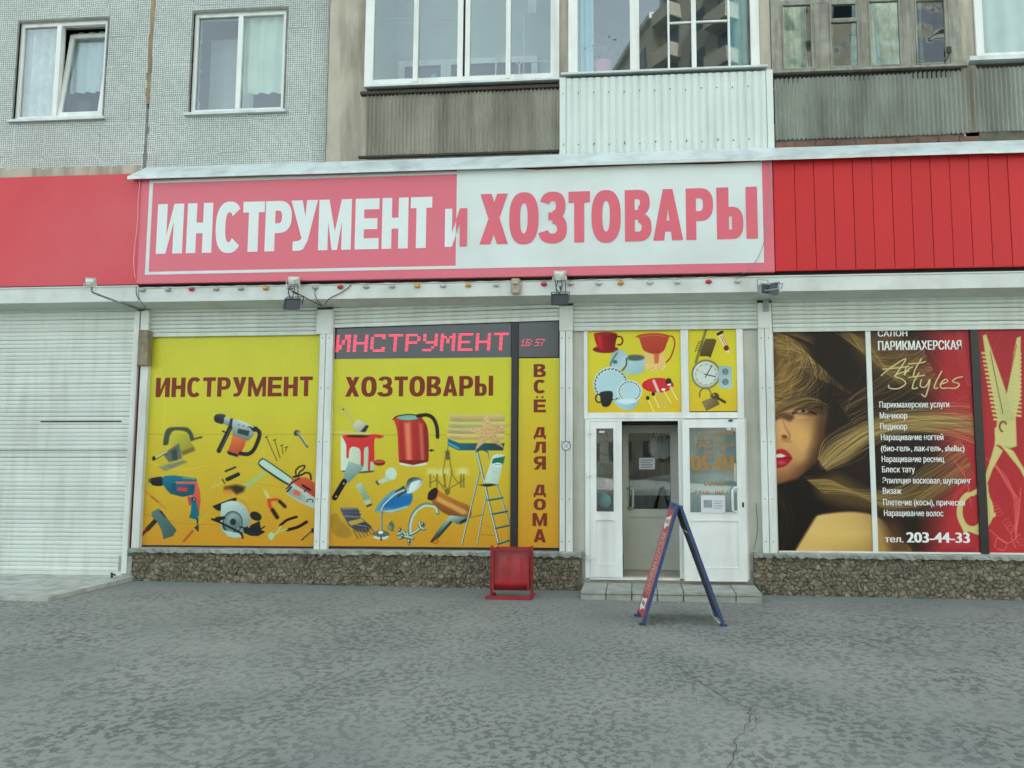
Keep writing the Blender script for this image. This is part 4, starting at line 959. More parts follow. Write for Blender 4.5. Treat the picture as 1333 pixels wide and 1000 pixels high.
for a, b in ((381, 372), (729, 366)):
    p1 = R(a, b, YFL); p2 = R(a + 1, b + 19, YFL)
    mb = MB(); 
    for dx in (-.06, .07): mb.bar((p1.x + dx, YFL, p1.z), (p2.x + dx * .9, YFL, p2.z), .008, .008)
    mb.tube([(p1.x - .03, YFL, p1.z), (p1.x - .05, YFL - .02, (p1.z + p2.z) / 2), (p2.x - .01, YFL, p2.z)], .006); mb.tube([(p1.x + .02, YFL, p1.z), (p1.x + .03, YFL - .01, p1.z - .06), (p2.x - .03, YFL, p2.z - .02)], .006)
    mb.bar((p1.x, YFL, (p1.z + p2.z) / 2 + .02), (p1.x, YH, (p1.z + p2.z) / 2 + .02), .02, .02)
    o = mb.build('lamp_bracket', M['darkmet']); tag(o, 'wire bracket joining the two floodlights ' + ('near the left yellow window' if a < 500 else 'by the entrance pillar'), 'lamp bracket')
floodlight('left one of the two grey floodlights clustered by the salon corner', R(993, 376.5, YFL), .13, .13, .09, 'greymet', rad(10), rad(25))
floodlight('right grey floodlight of the cluster by the salon corner tilted outward', R(1007, 377, YFL - .02), .17, .11, .1, 'greymet', rad(-30), rad(-30))
q = R(997, 396, -.1); bx(q.x - .035, q.x + .035, -.11, -.06, q.z - .09, q.z + .1).build('bracket_post', M['greymet'], shop)
q = R(117, 369, -.9); fl = floodlight('small white floodlight on a long diagonal arm in front of the left red fascia', q, .11, .1, .09, 'whitemet', rad(-150), rad(20))
p0 = R(119, 378, -.85); p2 = R(181, 403, -.09)
MB().tube([q, R(120, 375, -.88), p0, R(121, 381, -.82), R(150, 392, -.45), p2], .014).build('arm', M['greymet'], fl)
# ------------------------------------------------------------------ LED display
YLED = .0
lr = pr(433, 728, 425, 466, YLED)
zb_led = R(550, 466.5, YLED).z; ztl = w2[3]
led = thing('led_display', 'dark LED display with red running letters ИНСТРУМЕНТ above the yellow poster', 'display', (w2[0], YLED, zb_led))
M['ledpanel'] = mat('led_panel', S(50, 57, 57), .12, .15, 2)
bx(w2[0], R(665.3, 445, YLED).x, YLED, YLED + .008, zb_led, ztl).build('display_panel', M['ledpanel'], led)
bx(R(674.5, 445, YLED).x, w2[1], YLED, YLED + .008, zb_led, ztl).build('display_panel', M['ledpanel'], led)
DOT = {'И': ['#..##', '#..##', '#.#.#', '#.#.#', '##..#', '##..#', '#...#'], 'Н': ['#...#', '#...#', '#...#', '#####', '#...#', '#...#', '#...#'], 'С': ['.####', '#...#', '#....', '#....', '#....', '#...#', '.####'],
 'Т': ['#####', '..#..', '..#..', '..#..', '..#..', '..#..', '..#..'], 'Р': ['####.', '#...#', '#...#', '####.', '#....', '#....', '#....'], 'У': ['#...#', '#...#', '#...#', '.####', '....#', '...#.', '###..'],
 'М': ['#...#', '##.##', '#.#.#', '#.#.#', '#...#', '#...#', '#...#'], 'Е': ['#####', '#....', '#....', '####.', '#....', '#....', '#####'],
 '1': ['.#.', '##.', '.#.', '.#.', '###'], '6': ['###', '#..', '###', '#.#', '###'], '5': ['###', '#..', '###', '..#', '###'], '3': ['###', '..#', '.##', '..#', '###'], '7': ['###', '..#', '.#.', '.#.', '.#.'], ':': ['.', '#', '.', '#', '.']}
LEDM = emis('led_red', (.9, .07, .14), .2)
def led_text(t, pa, pb, yt, yb, sl):
    x0, x1, z0, z1 = pr(pa, pb, yt, yb, YLED - .002); n = len(t)
    adv = (x1 - x0) / n
    for i, ch in enumerate(t):
        g = DOT[ch]; rows = len(g); cw = len(g[0]); mb = MB(); dx = adv * .82 / 5 if rows == 7 else adv * .85 / max(cw, 3); dz = (z1 - z0) / rows
        for r_, row in enumerate(g):
            for c_, v_ in enumerate(row):
                if v_ == '#':
                    X = x0 + i * adv + c_ * dx + sl * (rows - r_); Z = z1 - (r_ + .5) * dz
                    for q_ in (-.25, .25) if rows == 7 else (0,):
                        mb.box(X - dx * .06, X + dx * 1.06, YLED - .003, YLED - .001, Z + dz * (q_ - .11), Z + dz * (q_ + .11))
        mb.build('led_letter', LEDM, led)
led_text('ИНСТРУМЕНТ', 437, 665, 434.5, 457.5, .002)
led_text('16:57', 677, 708, 441, 451, .005)
# ------------------------------------------------------------------ poster 1 : tools
YPO = -.004
def poster(name, label, pa, pb, yt, yb, Y, nx, ny, ground, x0=None):
    r = pr(pa, pb, yt, yb, Y); th = thing(name, label, 'poster', ((r[0] + r[1]) / 2, Y, r[2])); return th, Canvas(r, None, None, Y, nx, ny, ground), r
YEL = [(0, (196, 196, 62)), (.35, (196, 192, 60)), (.7, (196, 172, 50)), (1, (196, 146, 44))]
pt, c, r1 = poster('tool_poster', 'yellow poster headed ИНСТРУМЕНТ with power tools, in the left window', 188.8, 412.3, 437, 710.5, YPO, 340, 400, YEL)
K = (30, 34, 34); GR = (120, 138, 136); LG = (170, 195, 188); OR = (205, 105, 62); RE = (196, 70, 48); TE = (24, 108, 126); DK = (52, 58, 58)
c.org(0, 0, 1); c.line([(180, 565.5), (420, 565.5)], .8, (150, 140, 50), al=.7); c.line([(180, 668), (240, 682), (300, 684)], .5, (150, 110, 40), al=.6); c.line([(300, 625), (360, 633), (412, 640)], .5, (160, 130, 60), al=.6)
c.org(180, 520, 5)
# jigsaw
c.poly(smooth([(160, 295), (170, 230), (185, 195), (215, 182), (290, 180), (330, 190), (355, 225), (362, 262), (340, 270), (325, 225), (290, 205), (230, 205), (205, 240), (195, 290), (172, 300)]), (70, 84, 64), b=.7)
c.poly([(205, 240), (250, 215), (320, 235), (350, 290), (370, 320), (300, 360), (250, 330), (215, 300)], (188, 186, 66), (150, 150, 50), (210, 230, 330, 340), b=1)
c.line([(350, 262), (412, 246)], 12, (80, 80, 60), b=.7)
c.poly([(160, 355), (265, 285), (285, 385), (200, 410)], (98, 108, 92), b=1.2); c.poly([(215, 335), (250, 320), (255, 395), (222, 400)], (60, 74, 74), b=1)
c.poly([(130, 440), (300, 395), (318, 410), (180, 466)], (122, 134, 108), b=1.5); c.poly([(280, 340), (360, 310), (370, 335), (290, 365)], (120, 110, 50), b=1.5)
c.line([(100, 385), (185, 342)], 8, (190, 195, 160)); c.line([(110, 392), (180, 352)], 4, K); c.ell(101, 384, 11, 15, K)
# drill
c.poly([(66, 520), (88, 508), (92, 550), (66, 540)], (70, 90, 90)); c.poly(smooth([(85, 512), (155, 505), (158, 560), (88, 556), (85, 512)]), (44, 46, 48), (20, 22, 24), (100, 505, 100, 560))
c.poly([(155, 508), (180, 500), (185, 560), (157, 560)], TE)
c.poly([(175, 498), (230, 494), (380, 514), (382, 545), (365, 620), (285, 635), (210, 615), (185, 590), (160, 552)], (30, 120, 140), (16, 84, 104), (250, 495, 260, 630))
c.poly([(245, 535), (384, 535), (400, 590), (406, 660), (395, 740), (370, 740), (350, 690), (335, 640), (365, 610), (372, 552), (245, 548)], (208, 104, 84), (188, 84, 66), (300, 535, 400, 720))
c.poly([(335, 640), (372, 640), (385, 700), (398, 745), (382, 786), (330, 770), (342, 735), (345, 690)], TE); c.poly([(318, 630), (338, 634), (342, 692), (330, 690)], (190, 70, 60))
c.poly([(255, 572), (320, 575), (318, 600), (255, 596)], (200, 62, 60)); c.ell(362, 652, 15, 15, (20, 60, 75)); c.ell(364, 652, 6, 6, (160, 170, 170))
for i in range(3):
    c.line([(220, 552 + i * 16), (240, 553 + i * 16)], 6, (14, 60, 76)); c.line([(343, 560 + i * 14), (360, 561 + i * 14)], 6, (14, 60, 76))
c.line([(290, 512), (372, 518)], 6, (150, 160, 100)); c.line([(385, 780), (388, 855)], 12, (60, 60, 50))
# screwdriver faint, chisel, axe
c.line([(50, 600), (180, 712)], 8, (190, 120, 40), b=.8, al=.8); c.line([(85, 632), (130, 668)], 11, (150, 80, 40), b=.8, al=.7)
c.line([(0, 905), (60, 845), (130, 770)], 22, (120, 50, 32)); c.line([(60, 845), (130, 770)], 30, (60, 48, 36)); c.line([(0, 908), (55, 850)], 15, (130, 48, 34))
c.poly([(85, 735), (135, 708), (160, 735), (205, 795), (250, 852), (225, 890), (165, 910), (150, 850), (120, 790), (90, 765)], (96, 124, 116), (70, 98, 96), (100, 720, 220, 900)); c.poly([(138, 728), (150, 724), (182, 768), (172, 770)], (40, 46, 44))
c.line([(290, 925), (355, 850)], 14, (190, 110, 40), b=.5); c.line([(300, 925), (360, 855)], 4, (130, 50, 30)); c.line([(355, 850), (450, 740)], 5, (168, 176, 120), b=.6); c.poly([(362, 835), (384, 818), (395, 828), (378, 850)], (70, 60, 40))
# rotary hammer
c.org(270, 520, 5)
c.poly(smooth([(42, 115), (60, 97), (105, 96), (118, 110), (108, 150), (90, 160), (50, 145), (42, 115)]), (34, 38, 40), (70, 76, 76), (60, 150, 90, 95))
c.poly([(112, 115), (160, 130), (150, 178), (105, 158)], (176, 194, 190), (110, 128, 126), (130, 120, 125, 170)); c.poly([(150, 122), (172, 128), (160, 186), (138, 180)], DK)
c.poly([(165, 130), (200, 132), (310, 178), (300, 235), (265, 270), (165, 240), (158, 190)], (178, 196, 190), (112, 128, 124), (220, 140, 200, 255)); c.poly([(258, 160), (330, 182), (310, 215), (292, 205)], DK)
c.line([(205, 140), (300, 180)], 8, (200, 214, 208)); c.poly([(200, 190), (275, 205), (265, 240), (195, 220)], (54, 66, 66))
for i in range(4): c.ell(205 + i * 30, 165 + i * 9, 4, 4, DK)
c.poly([(165, 235), (255, 262), (240, 310), (205, 372), (130, 345), (150, 290)], (210, 120, 70), (180, 84, 48), (160, 250, 190, 360)); c.line([(175, 232), (245, 265)], 8, (170, 120, 90))
c.line([(148, 185), (75, 335)], 30, (38, 42, 42)); c.line([(152, 190), (85, 330)], 5, (90, 96, 92)); c.line([(100, 207), (125, 218)], 10, K)
c.line([(310, 190), (338, 215), (332, 260), (300, 330), (262, 356), (215, 352)], 26, (36, 40, 42), sm=True); c.poly([(125, 335), (200, 358), (195, 376), (135, 358)], K)
# nails, bolt
for (a, b, e, f_) in ((383, 245, 452, 400), (437, 265, 473, 383), (484, 300, 492, 357), (514, 312, 510, 338)): c.line([(a, b), (e, f_)], 5, (70, 66, 30)); c.line([(a - 8, b + 2), (a + 8, b - 4)], 6, (70, 66, 30))
c.poly([(562, 215), (575, 198), (600, 205), (604, 225), (585, 238), (565, 235)], (56, 70, 70)); c.line([(585, 215), (650, 310)], 15, (120, 130, 110)); c.line([(592, 212), (648, 296)], 5, (190, 200, 180)); c.line([(600, 235), (655, 312)], 3, DK)
# screwdrivers
c.line([(98, 490), (20, 580)], 5, (190, 190, 110), b=.7, al=.8); c.line([(118, 468), (182, 442)], 13, (60, 64, 44)); c.line([(130, 520), (200, 488)], 26, (36, 38, 36)); c.line([(30, 575), (110, 535)], 6, (196, 194, 110)); c.line([(98, 522), (112, 545)], 9, (60, 60, 40))
for (a, b) in ((128, 512), (140, 530)): c.line([(a, b), (a + 60, b - 30)], 3, (80, 84, 70))
# saw (blurred)
c.poly([(220, 570), (370, 465), (385, 480), (260, 580)], (158, 186, 130), b=2.2); c.poly([(110, 570), (190, 555), (245, 570), (235, 600), (190, 618), (150, 590), (110, 590)], (66, 50, 34), b=2.2); c.ell(135, 600, 30, 22, (210, 130, 50), b=2.5, al=.7)
# chainsaw
c.poly(smooth([(335, 400), (350, 388), (380, 392), (560, 520), (520, 556), (345, 440), (335, 400)]), DK); c.poly(smooth([(342, 404), (355, 395), (380, 400), (550, 520), (525, 545), (352, 432), (342, 404)]), (176, 204, 190))
c.line([(345, 440), (520, 555)], 3, K); c.line([(370, 388), (560, 522)], 3, K)
c.poly([(520, 560), (570, 510), (640, 505), (700, 545), (700, 650), (600, 640)], (196, 96, 60), (168, 70, 44), (600, 510, 620, 640)); c.poly([(512, 570), (560, 545), (640, 600), (700, 640), (700, 715), (600, 668), (520, 618)], (176, 192, 180))
for i in range(9): c.line([(545 + i * 9, 568 + i * 5), (530 + i * 9, 612 + i * 5)], 2, (96, 110, 100))
for i in range(5): c.line([(528, 575 + i * 10), (640, 634 + i * 10)], 2, (96, 110, 100))
c.poly([(565, 585), (608, 602), (600, 632), (560, 618)], (204, 110, 84)); c.line([(512, 585), (560, 535), (600, 515)], 8, K); c.line([(520, 600), (545, 570)], 12, (40, 52, 52))
c.line([(580, 500), (575, 465), (600, 438), (632, 432), (625, 455), (600, 475), (590, 505)], 10, K, sm=True); c.line([(560, 505), (610, 492), (640, 478), (668, 485), (674, 520)], 12, K, sm=True); c.line([(620, 560), (668, 590)], 14, (30, 26, 26)); c.line([(640, 590), (632, 600)], 8, K)
c.ring(668, 662, 20, 12, 6, K, 150, 400); 
# pliers blurred
c.poly([(365, 580), (385, 600), (415, 650), (395, 655), (375, 620)], (190, 206, 140), b=1.5); c.line([(400, 655), (410, 700), (450, 765)], 22, (196, 78, 44), b=1, sm=True); c.line([(425, 720), (455, 768)], 24, (40, 34, 30), b=1); c.line([(415, 655), (460, 655), (505, 695)], 18, (196, 78, 44), b=1, sm=True); c.line([(470, 665), (505, 698)], 20, (40, 34, 30), b=1)
# circular saw
c.line([(185, 640), (250, 680), (275, 730)], 6, (200, 130, 50), sm=True, b=.8); c.poly(smooth([(30, 695), (70, 680), (90, 672), (180, 640), (180, 665), (100, 690), (90, 725), (60, 720), (30, 695)]), (30, 36, 38))
c.poly(smooth([(90, 680), (160, 660), (230, 685), (270, 740), (278, 820), (270, 850), (180, 900), (120, 880), (90, 840), (85, 760), (90, 680)]), (184, 206, 196), (120, 146, 142), (130, 680, 230, 880))
c.ell(165, 800, 60, 68, (116, 142, 138)); c.ring(165, 800, 62, 70, 6, DK); c.ell(172, 795, 45, 50, (150, 172, 164), (90, 110, 110), (150, 750, 200, 840)); c.ell(167, 798, 20, 22, (40, 50, 52)); c.ring(150, 815, 50, 52, 7, (30, 36, 38), 60, 200)
c.line([(30, 780), (60, 790), (220, 870), (230, 900)], 14, (30, 36, 38)); c.poly([(30, 785), (60, 765), (110, 760), (120, 775), (60, 800)], (28, 34, 34))
c.ell(315, 760, 40, 28, (34, 40, 42), rot=25); c.poly([(230, 840), (300, 810), (340, 790), (350, 850), (375, 865), (330, 890), (280, 888), (240, 870)], (34, 40, 44)); c.line([(210, 830), (370, 860)], 8, K); c.line([(340, 850), (372, 828)], 9, K); c.line([(290, 790), (270, 830)], 10, (200, 150, 90))
c.poly([(100, 850), (200, 870), (225, 895), (180, 902), (130, 890)], (170, 196, 186))
# cutters
c.line([(475, 820), (520, 785), (580, 765)], 17, (40, 22, 22), sm=True); c.line([(520, 850), (590, 830), (645, 798)], 20, (40, 22, 22), sm=True); c.line([(480, 825), (450, 870), (410, 895)], 9, (180, 196, 140)); c.line([(520, 845), (470, 860), (420, 900)], 9, (170, 186, 120))
c.ell(415, 890, 18, 26, (168, 200, 160), b=.8); c.line([(615, 915), (690, 850)], 9, (40, 44, 40)); c.line([(630, 905), (690, 856)], 3, (150, 160, 130)); c.poly([(675, 840), (692, 838), (692, 870), (680, 868)], K)
c.org(0, 0, 1)
for P in ([(205, 460), (215, 520), (212, 560)], [(380, 450), (372, 500)], [(190, 600), (230, 612), (270, 606)]): c.line(P, .7, (214, 212, 110), sm=True, al=.5, b=.6)
c.build(pt, name='print')
zt_ = YPO - .001
word('ИНСТРУМЕНТ', 203, 407, 491, 516.5, YPO, M['maroon'], pt, s=.33, t=.19, gap=.13, thick=.001)
# ------------------------------------------------------------------ poster 2 : housewares
pt, c, r2 = poster('housewares_poster', 'yellow poster headed ХОЗТОВАРЫ with a red kettle and ladder', 429.5, 665.3, 466.5, 712, YPO, 350, 370, YEL)
c.org(0, 0, 1); c.line([(425, 566), (560, 566.5), (665, 566)], .8, (150, 140, 50), al=.7)
c.org(430, 520, 5)
c.line([(65, 50), (85, 70), (130, 115), (155, 180)], 20, (188, 180, 110), b=.5, sm=True); c.ell(85, 65, 6, 6, (90, 84, 50)); c.poly([(145, 170), (180, 130), (250, 165), (235, 215), (175, 222)], (196, 204, 178), (150, 160, 130), (180, 140, 220, 220)); c.poly([(195, 210), (235, 165), (252, 175), (225, 215)], (50, 54, 40)); c.line([(0, 212), (120, 215), (260, 220)], 9, (196, 190, 150), b=.6)
c.poly([(68, 240), (285, 240), (285, 460), (250, 476), (90, 476), (68, 460)], (206, 220, 196), (160, 180, 150), (70, 300, 290, 300)); c.ell(180, 466, 106, 14, (70, 80, 40), b=.8); c.poly([(70, 255), (285, 255), (285, 462), (190, 470), (70, 462)], (208, 220, 198), (172, 190, 164), (70, 300, 290, 300))
c.poly(smooth([(75, 240), (120, 228), (210, 236), (285, 226), (350, 240), (320, 256), (288, 262), (286, 400), (262, 405), (258, 460), (245, 455), (248, 320), (232, 312), (220, 330), (216, 435), (198, 432), (196, 335), (170, 312), (140, 310), (124, 330), (120, 378), (106, 376), (104, 300), (92, 270), (75, 240)]), (206, 62, 60), (196, 52, 50), (80, 240, 290, 440))
c.ell(180, 240, 75, 9, (60, 40, 30)); c.ell(320, 412, 38, 20, (130, 40, 34)); c.ell(318, 405, 30, 8, (190, 80, 70))
c.poly([(120, 402), (218, 435), (205, 460), (115, 548), (82, 530), (95, 470)], (160, 188, 176), (110, 138, 134), (110, 410, 170, 530)); c.line([(90, 535), (28, 640)], 36, (40, 24, 18)); c.ell(88, 548, 5, 5, (200, 200, 190)); c.ell(38, 632, 5, 5, (200, 200, 190))
# kettle
c.poly(smooth([(410, 130), (445, 110), (580, 108), (600, 125), (630, 175), (640, 260), (640, 340), (632, 405), (560, 425), (470, 415), (446, 395), (440, 280), (432, 190), (410, 130)]), (196, 66, 56), (130, 36, 34), (470, 300, 650, 300)); 
c.poly([(440, 140), (500, 140), (500, 405), (452, 395), (446, 260)], (150, 40, 38), b=2, al=.6); c.poly([(480, 150), (520, 150), (530, 400), (495, 405)], (228, 150, 110), b=2.2, al=.75); c.poly([(575, 150), (600, 160), (612, 400), (590, 405)], (226, 140, 110), b=2, al=.6)
c.ell(540, 418, 92, 18, (200, 210, 190)); c.poly([(446, 395), (640, 395), (632, 408), (540, 428), (450, 410)], (130, 34, 34)); c.ell(505, 118, 70, 17, (120, 176, 160)); c.line([(408, 130), (440, 108), (520, 98), (570, 108)], 7, (40, 30, 30), sm=True)
c.org(540, 520, 5)
c.line([(20, 108), (80, 102), (120, 125), (143, 180), (148, 245)], 24, (34, 34, 36), sm=True); c.line([(90, 332), (125, 332)], 7, (60, 40, 30)); c.ell(108, 332, 8, 9, (50, 40, 30))
c.org(430, 520, 5)
c.ell(395, 485, 38, 42, (190, 214, 204), b=.8, al=.9); c.poly([(365, 500), (395, 525), (330, 550), (305, 535)], (180, 196, 178), b=.5); c.line([(300, 535), (312, 552)], 14, (80, 84, 60))
for i in range(5): c.ell(190 + i * 14, 560 + i * 26, 25, 14, (170, 200, 178), (130, 164, 140), (170, 560, 230, 600), rot=-22, b=.5); 
c.poly([(215, 660), (262, 650), (268, 690), (240, 700)], (170, 190, 160), b=.5); c.line([(240, 695), (265, 685)], 14, (70, 70, 40))
# iron
c.poly(smooth([(285, 730), (330, 660), (420, 590), (520, 600), (535, 650), (500, 700), (400, 735), (285, 730)]), (120, 164, 170), (44, 118, 168), (330, 640, 430, 730), b=.9); c.poly(smooth([(320, 705), (380, 640), (510, 630), (525, 665), (430, 700), (320, 705)]), (28, 112, 168), b=1); c.poly([(300, 730), (420, 715), (510, 690), (500, 705), (400, 738)], (170, 190, 180), b=.8)
c.poly(smooth([(490, 570), (505, 525), (545, 506), (600, 520), (590, 560), (545, 600), (500, 612), (490, 570)]), (50, 64, 64), (196, 214, 206), (500, 520, 540, 590)); c.poly(smooth([(510, 580), (530, 540), (585, 528), (560, 570), (520, 600), (510, 580)]), (200, 222, 214)); c.poly([(420, 600), (480, 560), (500, 600), (440, 640)], (60, 80, 84)); c.line([(335, 740), (345, 690), (420, 620), (480, 590)], 12, (170, 196, 190), sm=True); c.line([(340, 740), (350, 695), (425, 625)], 3, (60, 76, 76), sm=True)
c.line([(333, 730), (333, 870)], 15, (150, 170, 150)); c.line([(337, 730), (337, 870)], 4, (70, 80, 70)); c.ell(330, 880, 54, 26, (60, 76, 70)); c.ell(330, 892, 50, 20, (196, 212, 200)); c.ell(330, 876, 52, 20, (90, 110, 104)); c.ell(328, 866, 16, 10, (220, 230, 220)); c.line([(330, 900), (332, 916)], 10, (40, 44, 40))
c.poly([(380, 810), (400, 790), (418, 820), (410, 860), (390, 855)], (90, 110, 90), b=.8); c.ell(385, 835, 16, 16, (130, 146, 110), b=.8)
# faucet
for i in range(2): pass
c.line([(520, 880), (520, 810), (545, 740), (600, 690), (650, 688), (690, 700), (700, 740)], 26, (110, 140, 120), sm=True); c.line([(522, 880), (524, 810), (550, 742), (604, 697), (650, 694), (685, 705), (695, 735)], 12, (190, 210, 190), sm=True)
for P in ([(440, 880), (475, 868), (520, 880), (575, 850), (610, 815)], [(452, 845), (480, 870), (500, 900)], [(580, 800), (590, 835), (612, 845)], [(500, 870), (515, 915), (512, 942)], [(450, 905), (490, 895), (540, 905)]):
    c.line(P, 19, (84, 108, 96), sm=True, b=.4); c.line([(a - 2, b - 3) for a, b in P], 8, (196, 214, 198), sm=True, b=.4)
for (a, b) in ((452, 850), (470, 890), (600, 812), (512, 925)): c.ell(a, b, 11, 13, (60, 82, 74)); c.ell(a - 3, b - 3, 5, 5, (206, 220, 208))
# gloves
c.poly(smooth([(0, 760), (40, 740), (80, 800), (140, 860), (120, 900), (60, 900), (10, 860), (0, 760)]), (150, 124, 48), b=1.2, al=.6)
for i in range(5): c.line([(40 + i * 18, 880), (90 + i * 14, 790)], 2, (110, 96, 50), al=.7)
c.poly([(60, 705), (180, 705), (200, 770), (270, 830), (240, 870), (170, 860), (120, 820), (80, 750)], (96, 100, 112), (64, 66, 76), (80, 720, 220, 850), b=.6)
for i in range(7): c.line([(66 + i * 9, 712 + i * 16), (185 + i * 9, 708 + i * 20)], 4, (170, 176, 164) if i % 3 == 0 else (50, 52, 66), al=.8)
c.poly([(115, 795), (200, 775), (225, 795), (135, 822)], (180, 160, 64))
for i in range(6): c.line([(150 + i * 22, 850 - i * 4), (180 + i * 22, 905 - i * 6)], 9, (86, 86, 80), al=.7); c.line([(160 + i * 22, 850 - i * 4), (190 + i * 22, 915 - i * 6)], 3, (180, 140, 50))
# towels, starfish
c.org(540, 520, 5)
for (y, c1, c2, w_, l) in ((120, (204, 190, 130), (170, 150, 100), 48, 0), (165, (200, 206, 140), (160, 150, 96), 40, -8), (205, (196, 192, 138), (160, 146, 100), 36, -14), (242, (214, 198, 140), (176, 156, 104), 38, -20)):
    c.poly(smooth([(235 + l, y - w_ / 2), (400, y - w_ / 2 + 6), (570, y - w_ / 2 + 4), (584, y + w_ / 4), (560, y + w_ / 2), (400, y + w_ / 2), (250 + l, y + w_ / 2), (225 + l, y), (235 + l, y - w_ / 2)]), c1, c2, (400, y - w_ / 2, 400, y + w_ / 2)); c.line([(250 + l, y), (300, y + 8)], 4, (150, 150, 80))
c.poly([(215, 255), (290, 285), (585, 285), (575, 333), (280, 332), (215, 300)], (30, 108, 128), (40, 70, 74), (230, 280, 560, 320)); c.line([(218, 285), (285, 320)], 12, (90, 160, 180), b=.8)
sf = []
for k in range(10):
    a = rad(-95 + k * 36); rr = (150, 50)[k % 2]; sf.append((475 + rr * math.cos(a) * 1.08, 215 + rr * math.sin(a) * .92))
c.poly(sf, (210, 186, 132), (184, 148, 100), (400, 100, 560, 330), b=.8)
for i in range(260):
    t = random.random(); k = random.randrange(5); a = rad(-95 + k * 72); rr = t * 135; x = 475 + rr * math.cos(a) * 1.08 + random.gauss(0, 13 * (1 - t)); y = 215 + rr * math.sin(a) * .92 + random.gauss(0, 13 * (1 - t)); c.ell(x, y, 3, 3, (160, 118, 78) if i % 2 else (232, 214, 172), al=.5, b=.3)
# chandelier (blurred)
for (a, b) in ((110, 470), (160, 475), (200, 470), (300, 470), (325, 470)): c.poly([(a - 30, b - 22), (a + 26, b - 22), (a + 26, b + 20), (a - 30, b + 20)], (206, 208, 140), b=2.5, al=.7)
for x in (100, 145, 195, 300, 318): c.line([(x, 490), (x, 570)], 10, (110, 104, 44), b=.8, al=.8)
c.line([(215, 310), (212, 380)], 5, (90, 84, 40)); c.line([(213, 345), (213, 380)], 30, (110, 100, 50), b=.6)
for x in (197, 228): c.line([(x, 380), (x + (x - 213) * .3, 430), (x - (213 - x) * .8, 480), (213, 620)], 6, (120, 108, 50), sm=True, b=.6)
c.line([(100, 545), (150, 530), (200, 595), (240, 570), (300, 540)], 6, (120, 110, 50), sm=True, b=.6); c.line([(120, 500), (160, 545), (205, 575)], 5, (130, 120, 60), sm=True, b=.7); c.line([(235, 470), (280, 540), (320, 520)], 6, (120, 110, 50), sm=True, b=.6); c.ell(212, 600, 18, 20, (120, 108, 50), b=.6)
# hair dryer
c.poly(smooth([(130, 575), (200, 620), (290, 665), (350, 690), (370, 740), (345, 775), (280, 770), (200, 745), (140, 700), (110, 655), (130, 575)]), (180, 120, 50), (130, 80, 40), (250, 640, 220, 750)); c.poly([(150, 630), (330, 720), (345, 745), (310, 750), (140, 660)], (224, 180, 100), b=1.5, al=.7)
c.poly(smooth([(82, 650), (90, 605), (130, 575), (150, 590), (140, 635), (110, 658), (82, 650)]), (44, 34, 30)); c.poly(smooth([(230, 755), (340, 768), (345, 790), (290, 815), (240, 800), (200, 850), (150, 905), (115, 925), (130, 880), (190, 800), (230, 755)]), (160, 190, 170), (70, 90, 84), (200, 780, 230, 850)); c.line([(235, 800), (150, 895)], 16, (60, 66, 56)); c.line([(300, 800), (340, 780)], 16, (50, 44, 30)); c.ring(135, 925, 18, 12, 5, (150, 70, 40)); c.line([(110, 925), (125, 905)], 16, (90, 50, 30))
# ladder
AL = (150, 178, 160); AD = (60, 84, 76)
def rail(a, b, w_=11): c.line([a, b], w_, AD); c.line([(a[0] - 2, a[1]), (b[0] - 2, b[1])], w_ * .5, (196, 214, 196))
rail((400, 345), (430, 470)); rail((420, 480), (305, 945)); rail((470, 590), (405, 945), 9); rail((405, 340), (545, 940), 15); rail((470, 335), (480, 380)); rail((530, 540), (612, 800), 10)
c.line([(400, 340), (440, 328), (475, 345)], 8, AD, sm=True)
for (a, b, d_, e) in ((478, 655, 570, 640), (505, 745, 600, 728), (527, 838, 612, 820), (545, 940, 612, 918)): c.line([(a, b), (d_, e)], 14, (40, 84, 76)); c.line([(a, b - 5), (d_, e - 5)], 4, (150, 180, 160))
c.poly([(405, 556), (530, 545), (545, 556), (470, 570)], (40, 50, 46)); c.line([(350, 772), (445, 750)], 4, (90, 90, 50)); c.line([(430, 880), (520, 886)], 3, (120, 110, 50)); c.line([(440, 810), (500, 840)], 2, (130, 120, 50))
# box
c.poly([(505, 372), (530, 355), (588, 362), (540, 555), (450, 540)], (206, 222, 206), (170, 196, 180), (450, 400, 590, 480)); c.poly([(510, 385), (588, 370), (580, 405), (570, 430), (500, 415)], (30, 116, 90)); c.ell(540, 425, 28, 13, (214, 224, 210)); c.line([(522, 425), (558, 425)], 4, (60, 130, 110)); c.line([(505, 470), (535, 474)], 3, (150, 170, 160))
c.build(pt, name='print')
word('ХОЗТОВАРЫ', 449.5, 642, 490, 516, YPO, M['maroon'], pt, s=.33, t=.19, gap=.12, thick=.001)
# narrow poster
pt, c, r2b = poster('vertical_poster', 'narrow yellow poster with the vertical lettering ВСЁ ДЛЯ ДОМА', 674.7, 728, 466.5, 713, YPO, 20, 60, [(0, (196, 192, 60)), (.3, (198, 182, 56)), (1, (200, 150, 50))])
c.build(pt, name='print')
for ch, yt, yb in (('В', 474, 491), ('С', 494.5, 512), ('Ё', 520, 537), ('Д', 556, 569.5), ('Л', 575, 590), ('Я', 594, 611.5), ('Д', 631, 645), ('О', 649.5, 664), ('М', 668, 685), ('А', 689, 706)):
    w_ = 9.5 if ch == 'М' else 8
    xc = 702.7
    q = pr(xc - w_, xc + w_, yt, yb, YPO); put_glyph(ch, q[0], q[1], q[2], q[3], YPO, M['maroon'], pt, s=.32, t=.21, thick=.0012)
